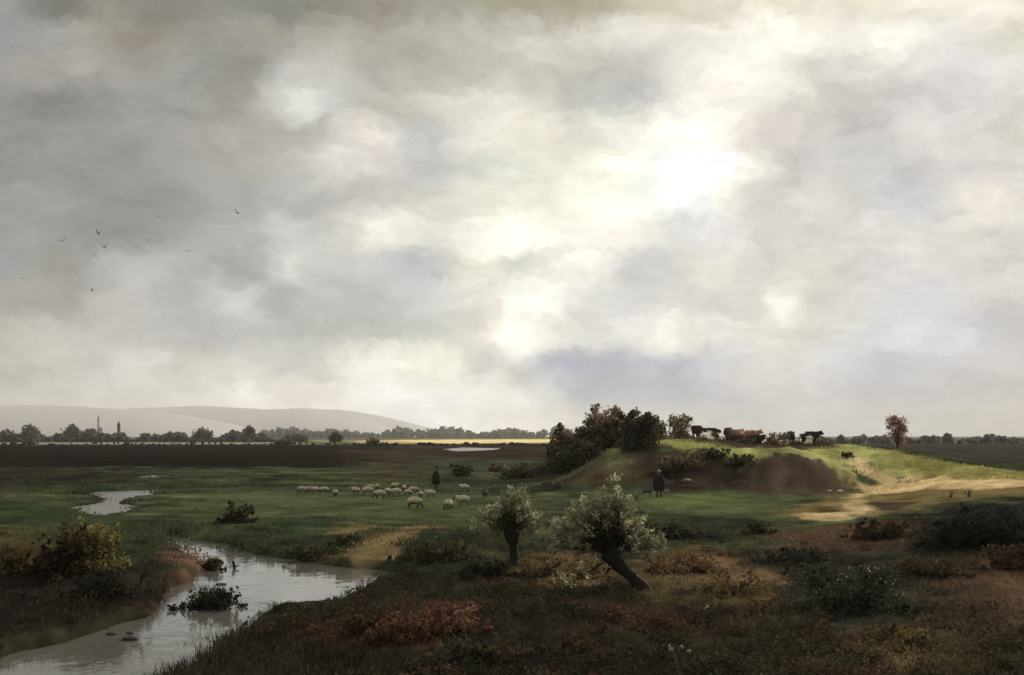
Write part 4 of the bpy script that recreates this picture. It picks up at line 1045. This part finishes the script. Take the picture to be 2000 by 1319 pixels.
# cattle
def cow_col(base, patch, thr, seed, face=None):
    base = alb(base); patch = alb(patch)
    def fn(co):
        n_ = fbm(co[:, 0] * 1.6 + seed, co[:, 1] * 1.0 + co[:, 2] * 1.8, 3, seed)
        k_ = sstep(thr, thr + .04, n_)[:, None]
        c = base * (1 - k_) + patch * k_
        if face is not None:
            f_ = sstep(1.02, 1.10, co[:, 0])[:, None]; c = c * (1 - f_) + alb(face) * f_
        return c
    return fn
CG = 'cattle resting on the hilltop'
BR, BK, RD, WH, GB = (66,46,36), (38,36,34), (122,92,78), (232,226,212), (110,92,78)
COWS = [ # u, feet Y, heading, pose, lying, base, patch, thr, face, label, dz
 (1363,114.5,PI*.62,False,False,BR,WH,.18,WH,'dark brown cow with white face, leftmost of the herd'),
 (1391,116.5,PI*.85,False,False,(54,42,34),WH,.16,WH,'dark cow with white head standing behind, highest of the herd'),
 (1397,113.4,PI*1.0,False,True,BR,WH,-.02,WH,'lying cow with white back and white face at the left'),
 (1421,115.5,PI*.40,False,False,(60,40,32),BR,.2,None,'brown cow with raised head in the left group'),
 (1436,116.8,PI*.25,False,False,GB,(150,130,112),.1,None,'light brown cow half hidden behind the raised head'),
 (1463,116.0,PI*.02,False,False,RD,(196,150,124),.12,None,'reddish cow in profile, the reddest of the herd'),
 (1440,113.6,PI*.9,False,True,(52,40,34),BR,.1,None,'dark brown cow lying left of the black lying cow'),
 (1472,113.2,PI*.0,False,True,BK,BK,.3,WH,'black lying cow with white face turned right'),
 (1506,114.6,PI*.5,True,True,GB,BR,.05,None,'low brown cow lying between the two groups'),
 (1526,115.2,PI*.75,False,False,(92,76,64),WH,.02,None,'grey brown cow with white back, left of the right group'),
 (1545,116.2,PI*.45,False,False,(60,56,48),BK,.1,None,'dark cow seen end on in the right group'),
 (1580,115.4,PI*.0,False,False,BK,WH,.14,None,'black cow with white back patch in profile, rightmost of the herd'),
]
for i, (u, Y, rz, hd, ly, ba, pa, th, fc, lb_) in enumerate(COWS):
    me, _ = animal_mesh(2.0, 1.35, hd, ly, True)
    paint(me, cow_col(ba, pa, th, 3 + i * 5, fc), M_HIDE)
    put(me, 'cow', lb_, 'cow', u, 0, rz, 1.0, CG, Y=Y)

# people
def person(label, u, v, H_, coat, legs, hat, rz, arm_out=False, cloak=False):
    X, Y = hit(u, v)
    root = thing('person', label, 'person', (X, Y, gz(X, Y)), rz)
    s = H_ / 1.75
    v_ = [(0, 0, .95)]; r_ = [(.15, .12)]; e_ = []
    def add(p, rad, par): v_.append(p); r_.append(rad if isinstance(rad, tuple) else (rad, rad)); e_.append((par, len(v_) - 1)); return len(v_) - 1
    wa_ = add((0, 0, 1.10), (.14, .11), 0); chs = add((0, -.02, 1.30), (.17, .12), wa_); nk = add((0, -.02, 1.47), (.06, .06), chs)
    h1 = add((0, -.05, 1.58), (.075, .085), nk); h2 = add((0, -.05, 1.68), (.072, .082), h1); add((0, -.145, 1.60), (.018, .02), h1)
    for sd in (1, -1):
        add((sd * .085, -.04, 1.60), .014, h1)
        sh_ = add((sd * .18, 0, 1.38), .065, chs)
        if arm_out and sd == -1:
            el = add((-.30, -.12, 1.14), .045, sh_); wr = add((-.48, -.20, .98), .03, el)
            dr = Vector((-.7, -.3, -.5)).normalized()
        else:
            el = add((sd * .26, .02, 1.10), .047, sh_); wr = add((sd * .24, -.12, .88), .03, el); dr = Vector((0, -.2, -1)).normalized()
        pm = add(tuple(Vector(v_[wr]) + dr * .06), (.035, .02), wr)
        for f_ in range(5):
            of = Vector((0, 1, 0)) * (.014 * (f_ - 2)); 
            add(tuple(Vector(v_[pm]) + dr * (.075 - abs(f_ - 2) * .008 - (f_ == 0) * .03) + of + Vector((0, -.03 if f_ == 0 else 0, 0))), .009, pm)
        hp = add((sd * .09, 0, .88), .09, 0); kn = add((sd * .11, -.02 - .03 * sd, .50), .06, hp); an = add((sd * .12, .02 + .05 * sd, .08), .042, kn); add((sd * .13, -.12 + .05 * sd, .03), .04, an)
    me = skin(v_, e_, r_, 2)
    sk_ = alb((98, 80, 66))
    def fn(co):
        c = np.repeat([alb(coat)], len(co), 0)
        lo = 1 - sstep(.84, .88, co[:, 2])[:, None]; c = c * (1 - lo) + alb(legs) * lo
        hd_ = sstep(1.46, 1.49, co[:, 2])[:, None]; c = c * (1 - hd_) + sk_ * hd_
        hn = ((abs(co[:, 0]) > .215) & (co[:, 2] < .88) | (co[:, 0] < -.46))[:, None]; c = np.where(hn & (co[:, 2] > .6)[:, None], sk_, c)
        ft_ = 1 - sstep(.07, .1, co[:, 2])[:, None]; c = c * (1 - ft_) + alb((34, 30, 26)) * ft_
        return c
    paint(me, fn, M_CLOTH)
    b = bpy.data.objects.new('body', me); b.scale = (s, s, s); link(b, root)
    # coat: flared shell from the shoulders down
    sides = 20; rings = [(1.48, .10, .09), (1.41, .20 if cloak else .25, .13), (1.25, .27 if cloak else .34, .17), (1.05, .34 if cloak else .38, .22), (.82, .34 if cloak else .40, .25), (.50 if not cloak else .48, .33, .26)]
    th = np.arange(sides) / sides * 2 * PI; V = []
    for j_, (z_, rx, ry) in enumerate(rings):
        w_ = 1 + .08 * np.sin(th * 5 + j_ * .4) * (j_ / 5)
        V.append(np.stack([np.cos(th) * rx * w_, np.sin(th) * ry * w_, np.full(sides, z_) + (.03 * np.sin(th * 3) if j_ == 5 else 0)], -1))
    V = np.vstack(V) * s
    i_ = np.arange(6 * sides).reshape(6, sides); jn = np.roll(i_, -1, 1)
    o = mesh_np('coat', V, [np.stack([i_[:-1], i_[1:], jn[1:], jn[:-1]], -1).reshape(-1, 4)], M_CLOTH, root, np.repeat([alb(coat)], len(V), 0), True)
    sm_ = o.modifiers.new('t', 'SOLIDIFY'); sm_.thickness = .02
    # hat: brim and crown
    V = []; prof = [(1.70, .175), (1.712, .18), (1.72, .10), (1.80, .09), (1.83, .06), (1.835, .005)]
    for z_, r0 in prof: V.append(np.stack([np.cos(th) * r0, np.sin(th) * r0 - .05, np.full(sides, z_)], -1))
    V = np.vstack(V) * s
    mesh_np('hat', V, [np.stack([i_[:-1], jn[:-1], jn[1:], i_[1:]], -1).reshape(-1, 4)], M_CLOTH, root, np.repeat([alb(hat)], len(V), 0), True)
    return root, s
pm_, s_ = person('man in long black coat and grey hat standing with one arm held out', 1287, 974, 1.74, (36,34,31), (34,34,30), (128,124,106), PI * .05, True, False)
sp_, s2_ = person('shepherd in a long dark brown cloak standing behind the flock', 852, 958, 1.66, (40,35,27), (36,32,26), (36,31,25), PI * .2, False, True)
# shepherd's staff and the handcart beside the man
o_ = sp_.location
Vt, Ft = tubes([(np.array([(-.34, -.15, 0), (-.33, -.15, .8), (-.30, -.14, 1.6), (-.24, -.14, 1.72), (-.18, -.14, 1.66)]), np.array([.015] * 5))], 6)
st = mesh_np('staff', Vt, [Ft], M_WOOD, smooth=True); st.location = o_; tag(st, 'crooked wooden staff in the hand of the shepherd', 'staff')
X, Y = hit(1264, 972); ct = thing('wheelbarrow', 'small grey wooden wheelbarrow before the man in black', 'wheelbarrow', (X, Y, gz(X, Y)), PI * .02)
V, Fc = box_mesh([(-.25, .25, -.25, .25, .30, .33), (-.27, .27, -.28, -.25, .30, .58), (-.27, .27, .25, .28, .30, .58), (-.28, -.25, -.25, .25, .33, .58)]); mesh_np('tray', V, [Fc], M_WOOD, ct)
for sd in (-1, 1):
    Vt, Ft = tubes([(np.array([(-.62, sd * .12, .14), (-.2, sd * .22, .29), (.3, sd * .26, .50), (.46, sd * .27, .72)]), np.array([.022, .024, .022, .018]))], 6); mesh_np('handle', Vt, [Ft], M_WOOD, ct, smooth=True)
    Vt, Ft = tubes([(np.array([(.2, sd * .23, .32), (.22, sd * .24, 0)]), np.array([.02, .02]))], 6); mesh_np('leg', Vt, [Ft], M_WOOD, ct, smooth=True)
th = np.linspace(0, 2 * PI, 17)
ps = [(np.stack([-.62 + np.cos(th) * .16, th * 0, .17 + np.sin(th) * .16], 1), np.full(17, .02))]
for k_ in range(5): ps.append((np.array([(-.62, 0, .17), (-.62 + math.cos(k_ * 1.257) * .15, 0, .17 + math.sin(k_ * 1.257) * .15)]), np.array([.012, .012])))
Vt, Ft = tubes(ps, 6); mesh_np('wheel', Vt, [Ft], M_WOOD, ct, smooth=True)

# birds
def bird_mesh(up, span=1.0):
    v, f = [], []
    n_ = 7; xs = np.linspace(-.28, .24, n_); rd = [.012, .04, .055, .06, .05, .035, .008]
    Vt, Ft = tubes([(np.stack([xs, xs * 0, [0, 0, .0, .0, .01, .02, .01]], 1), np.array(rd))], 8)
    W = []; Fw = []; b = len(Vt)
    for sd in (-1, 1):
        for k_, (sx_, w0, dx) in enumerate(((.03, .16, 0), (.25, .15, .03), (.5, .07, -.04), (.62, .015, -.12))):
            zz = up * (sx_ ** 1.1) * (1 if sx_ < .3 else .9)
            for yy, tz in ((w0 / 2, .006), (-w0 / 2, .006), (-w0 / 2, -.006), (w0 / 2, -.006)):
                W.append((dx + yy, sd * sx_ * span, zz + tz))
        for k_ in range(3):
            a_ = b + k_ * 4
            for q in range(4): Fw.append((a_ + q, a_ + (q + 1) % 4, a_ + 4 + (q + 1) % 4, a_ + 4 + q))
        b += 16
    b2 = b
    tail = [(-.26, .03, .01), (-.26, -.03, .01), (-.40, -.07, .0), (-.40, .07, .0), (-.26, .03, -.005), (-.26, -.03, -.005), (-.40, -.07, -.01), (-.40, .07, -.01)]
    V = np.vstack([Vt, np.array(W), np.array(tail)])
    tf = [(0, 1, 2, 3), (7, 6, 5, 4), (0, 4, 5, 1), (1, 5, 6, 2), (2, 6, 7, 3), (3, 7, 4, 0)]
    return V, np.vstack([Ft, np.array(Fw), np.array(tf) + b2])
BG = 'birds wheeling over the plain'
BIRDS = [(42,545,130,.5,.3,(58,56,52),.9,'dark bird lowest at the left picture edge'),
 (121,471,125,.5,.1,(62,60,56),1.0,'dark bird with spread wings, left of the cluster'),
 (192,457,120,1.1,1.2,(52,50,46),.8,'dark bird with raised wings at the top of the cluster'),
 (204,483,118,.7,.9,(50,48,44),.95,'dark bird with angled wings low in the cluster'),
 (165,479,135,.3,.1,(210,208,200),.95,'pale bird gliding left of the angled dark one'),
 (246,474,140,.6,.4,(120,118,112),.8,'faint grey bird right of the cluster top'),
 (287,469,140,.2,2.8,(110,108,102),.8,'faint grey bird further right level with the cluster'),
 (312,424,140,.5,.3,(84,82,78),.8,'small bird above and right of the cluster'),
 (368,490,115,-.1,.05,(60,58,54),.85,'dark bird seen as a flat bar under the pale cloud'),
 (464,417,120,.9,1.0,(66,64,60),.85,'dark bird with white edge, rightmost of the flight'),
 (186,501,150,.5,.6,(130,128,122),.7,'tiny faint bird just below the cluster'),
 (221,504,150,.1,.1,(130,128,122),.6,'tiny flat bird below right of the cluster'),
 (180,568,150,1.2,1.4,(108,100,94),.75,'brownish bird far below the cluster')]
for (u, v, Y, up, rz, c, s, lb_) in BIRDS:
    V, Fc = bird_mesh(up)
    o = mesh_np('bird', V, [Fc], M_HIDE, None, np.repeat([np.array(lin(c)) * 1.2], len(V), 0), True)
    o.location = ((u - CU) / F * Y, Y, CH + (CV - v) / F * Y); o.rotation_euler = (rng.uniform(-.3, .3), 0, rz + PI / 2); o.scale = (s * .85,) * 3
    tag(o, lb_, 'bird', BG)

# ------------------------------------------------------------------ grass
def grass(label, r0, r1, n, bl, hgt, wid, power=1.0, name='grass', jitter=.5, straw=.12):
    q = rng.random(n) ; inv = 1 / r1 + (1 / r0 - 1 / r1) * q ** power
    r = 1 / inv; a = rng.uniform(R(-36), R(36), n)
    X = r * np.sin(a); Y = r * np.cos(a)
    z, s = height(X, Y, True)
    c = ground_rgb(X, Y)
    lum = c.mean(1)
    keep = (s > .003) & (rng.random(n) > sstep(.10, .2, lum) * (c[:, 0] > c[:, 1] * 1.12) * .8)
    # bare earth of the mound
    keep &= ~(np.hypot((X - 20.9) / 5, (Y - 92) / 6) < 1)
    X, Y, z, c, s, r = X[keep], Y[keep], z[keep], c[keep], s[keep], r[keep]
    n = len(X)
    th_ = (.15 + 2.2 * np.clip(fbm(X / 1.6, Y / 1.6, 3, 101) + .45, 0, 1) ** 1.6) * (1 + .9 * (1 - sstep(0, .05, s)))
    Xb = np.repeat(X, bl) + rng.normal(size=n * bl) * wid * 6; Yb = np.repeat(Y, bl) + rng.normal(size=n * bl) * wid * 6
    zb_ = np.repeat(z, bl) - .02
    H_ = np.repeat(th_, bl) * hgt * rng.uniform(.5, 1.3, n * bl)
    an = rng.uniform(0, 2 * PI, n * bl); ln = rng.uniform(.1, .7, n * bl) * H_
    dx, dy = np.cos(an), np.sin(an)
    wn = rng.uniform(0, 2 * PI, n * bl); wx, wy = np.cos(wn) * wid / 2, np.sin(wn) * wid / 2
    P0 = np.stack([Xb, Yb, zb_], 1); P1 = P0 + np.stack([dx * ln * .35, dy * ln * .35, H_ * .6], 1); P2 = P0 + np.stack([dx * ln, dy * ln, H_], 1)
    Wv = np.stack([wx, wy, wx * 0], 1)
    V = np.stack([P0 - Wv, P0 + Wv, P1 - Wv * .8, P1 + Wv * .8, P2], 1).reshape(-1, 3)
    i = np.arange(n * bl)[:, None] * 5
    cb = np.repeat(c * rng.uniform(.95, 1.6, (n, 1)), bl, 0) * rng.uniform(.85, 1.5, (n * bl, 1))
    k_ = rng.random(n * bl) < straw
    cb[k_] = cb[k_] * .5 + alb((96, 86, 62)) * rng.uniform(.2, .8, (k_.sum(), 1))
    o = mesh_np(name, V, [i + np.array([[0, 1, 3, 2]]), i + np.array([[2, 3, 4]])], M_GRASS, None, np.repeat(cb, 5, 0))
    tag(o, label, 'grass', None, 'stuff')
grass('rough dark heath grass covering the near banks', 14, 46, 17000, 12, .14, .015)
grass('short green meadow grass around the flock', 40, 135, 34000, 6, .055, .06, .75, straw=.05)
grass('long pale grass along the crest and flanks of the hill', 86, 128, 17000, 8, .15, .06, 1.0, straw=.12)
# low leafy undergrowth of the foreground
n = 6900
r = 1 / rng.uniform(1 / 46, 1 / 14, n); a = rng.uniform(R(-36), R(36), n)
X, Y = r * np.sin(a), r * np.cos(a)
z, s = height(X, Y, True); c = ground_rgb(X, Y)
m_ = (s > .008) & (fbm(X / 1.8, Y / 1.8, 3, 131) > -.06) & (c.mean(1) < .12)
X, Y, z, c = X[m_], Y[m_], z[m_], c[m_]
per = 16
hh = .05 + .22 * (fbm(X / 1.2, Y / 1.2, 3, 141) + .5)
C = np.stack([np.repeat(X, per) + rng.normal(size=len(X) * per) * .13, np.repeat(Y, per) + rng.normal(size=len(X) * per) * .13, np.repeat(z, per) + rng.random(len(X) * per) * np.repeat(hh, per) * 1.2], 1)
V, Fc, Cc = leaves(C, .035, np.repeat(c * rng.uniform(.7, 1.5, (len(X), 1)), per, 0) * rng.uniform(.7, 1.4, (len(C), 1)), 1.8, .3)
tag(mesh_np('undergrowth', V, [Fc], M_LEAF, None, Cc), 'low leafy heath undergrowth over the near ground', 'undergrowth', None, 'stuff')

# knee-high scrub in drifts of green, brown and russet
n = 3000
r = 1 / rng.uniform(1 / 48, 1 / 14, n); a = rng.uniform(R(-36), R(36), n)
X, Y = r * np.sin(a), r * np.cos(a)
z, s = height(X, Y, True); c = ground_rgb(X, Y)
m_ = (s > .02) & (fbm(X / 2.4, Y / 2.4, 3, 171) > -.05) & (c.mean(1) < .10)
X, Y, z, c, r = X[m_], Y[m_], z[m_], c[m_], r[m_]
pk = np.array([alb(q) for q in ((48,50,36), (58,50,38), (72,54,42), (40,42,32), (64,62,42))])
tint = pk[np.clip(((fbm(X / 3, Y / 3, 3, 181) + .5) * 6.5 - .8).astype(int), 0, 4)]
per = 70
wd = rng.uniform(.14, .42, len(X)); ht = rng.uniform(.08, .34, len(X))
q = rng.normal(size=(len(X), per, 3)); q /= np.linalg.norm(q, axis=2, keepdims=True); q *= rng.random((len(X), per, 1)) ** .4
C = np.stack([X[:, None] + q[..., 0] * wd[:, None], Y[:, None] + q[..., 1] * wd[:, None], z[:, None] + np.abs(q[..., 2]) * ht[:, None]], -1).reshape(-1, 3)
cm = (c * .5 + tint * .6) * rng.uniform(.6, 1.5, (len(X), 1))
V, Fc, Cc = leaves(C, .036, np.repeat(cm, per, 0) * rng.uniform(.6, 1.4, (len(C), 1)), 1.9, .5)
tag(mesh_np('scrub', V, [Fc], M_LEAF, None, Cc), 'knee high tangled scrub of green, brown and russet drifts', 'scrub', None, 'stuff')

# ------------------------------------------------------------------ haze
V, Fc = box_mesh([(-9500, 9500, -300, 11500, -3.5, 260)])
m, t = mat('haze_air')
pv = N(t, 'ShaderNodeVolumePrincipled'); pv.inputs['Color'].default_value = (.98, .97, .96, 1); pv.inputs['Density'].default_value = 0.00008; pv.inputs['Anisotropy'].default_value = .2
o = N(t, 'ShaderNodeOutputMaterial'); t.links.new(pv.outputs[0], o.inputs['Volume'])
hz = mesh_np('haze', V, [Fc], m); tag(hz, 'thin pale haze lying over the plain', None, None, 'stuff')
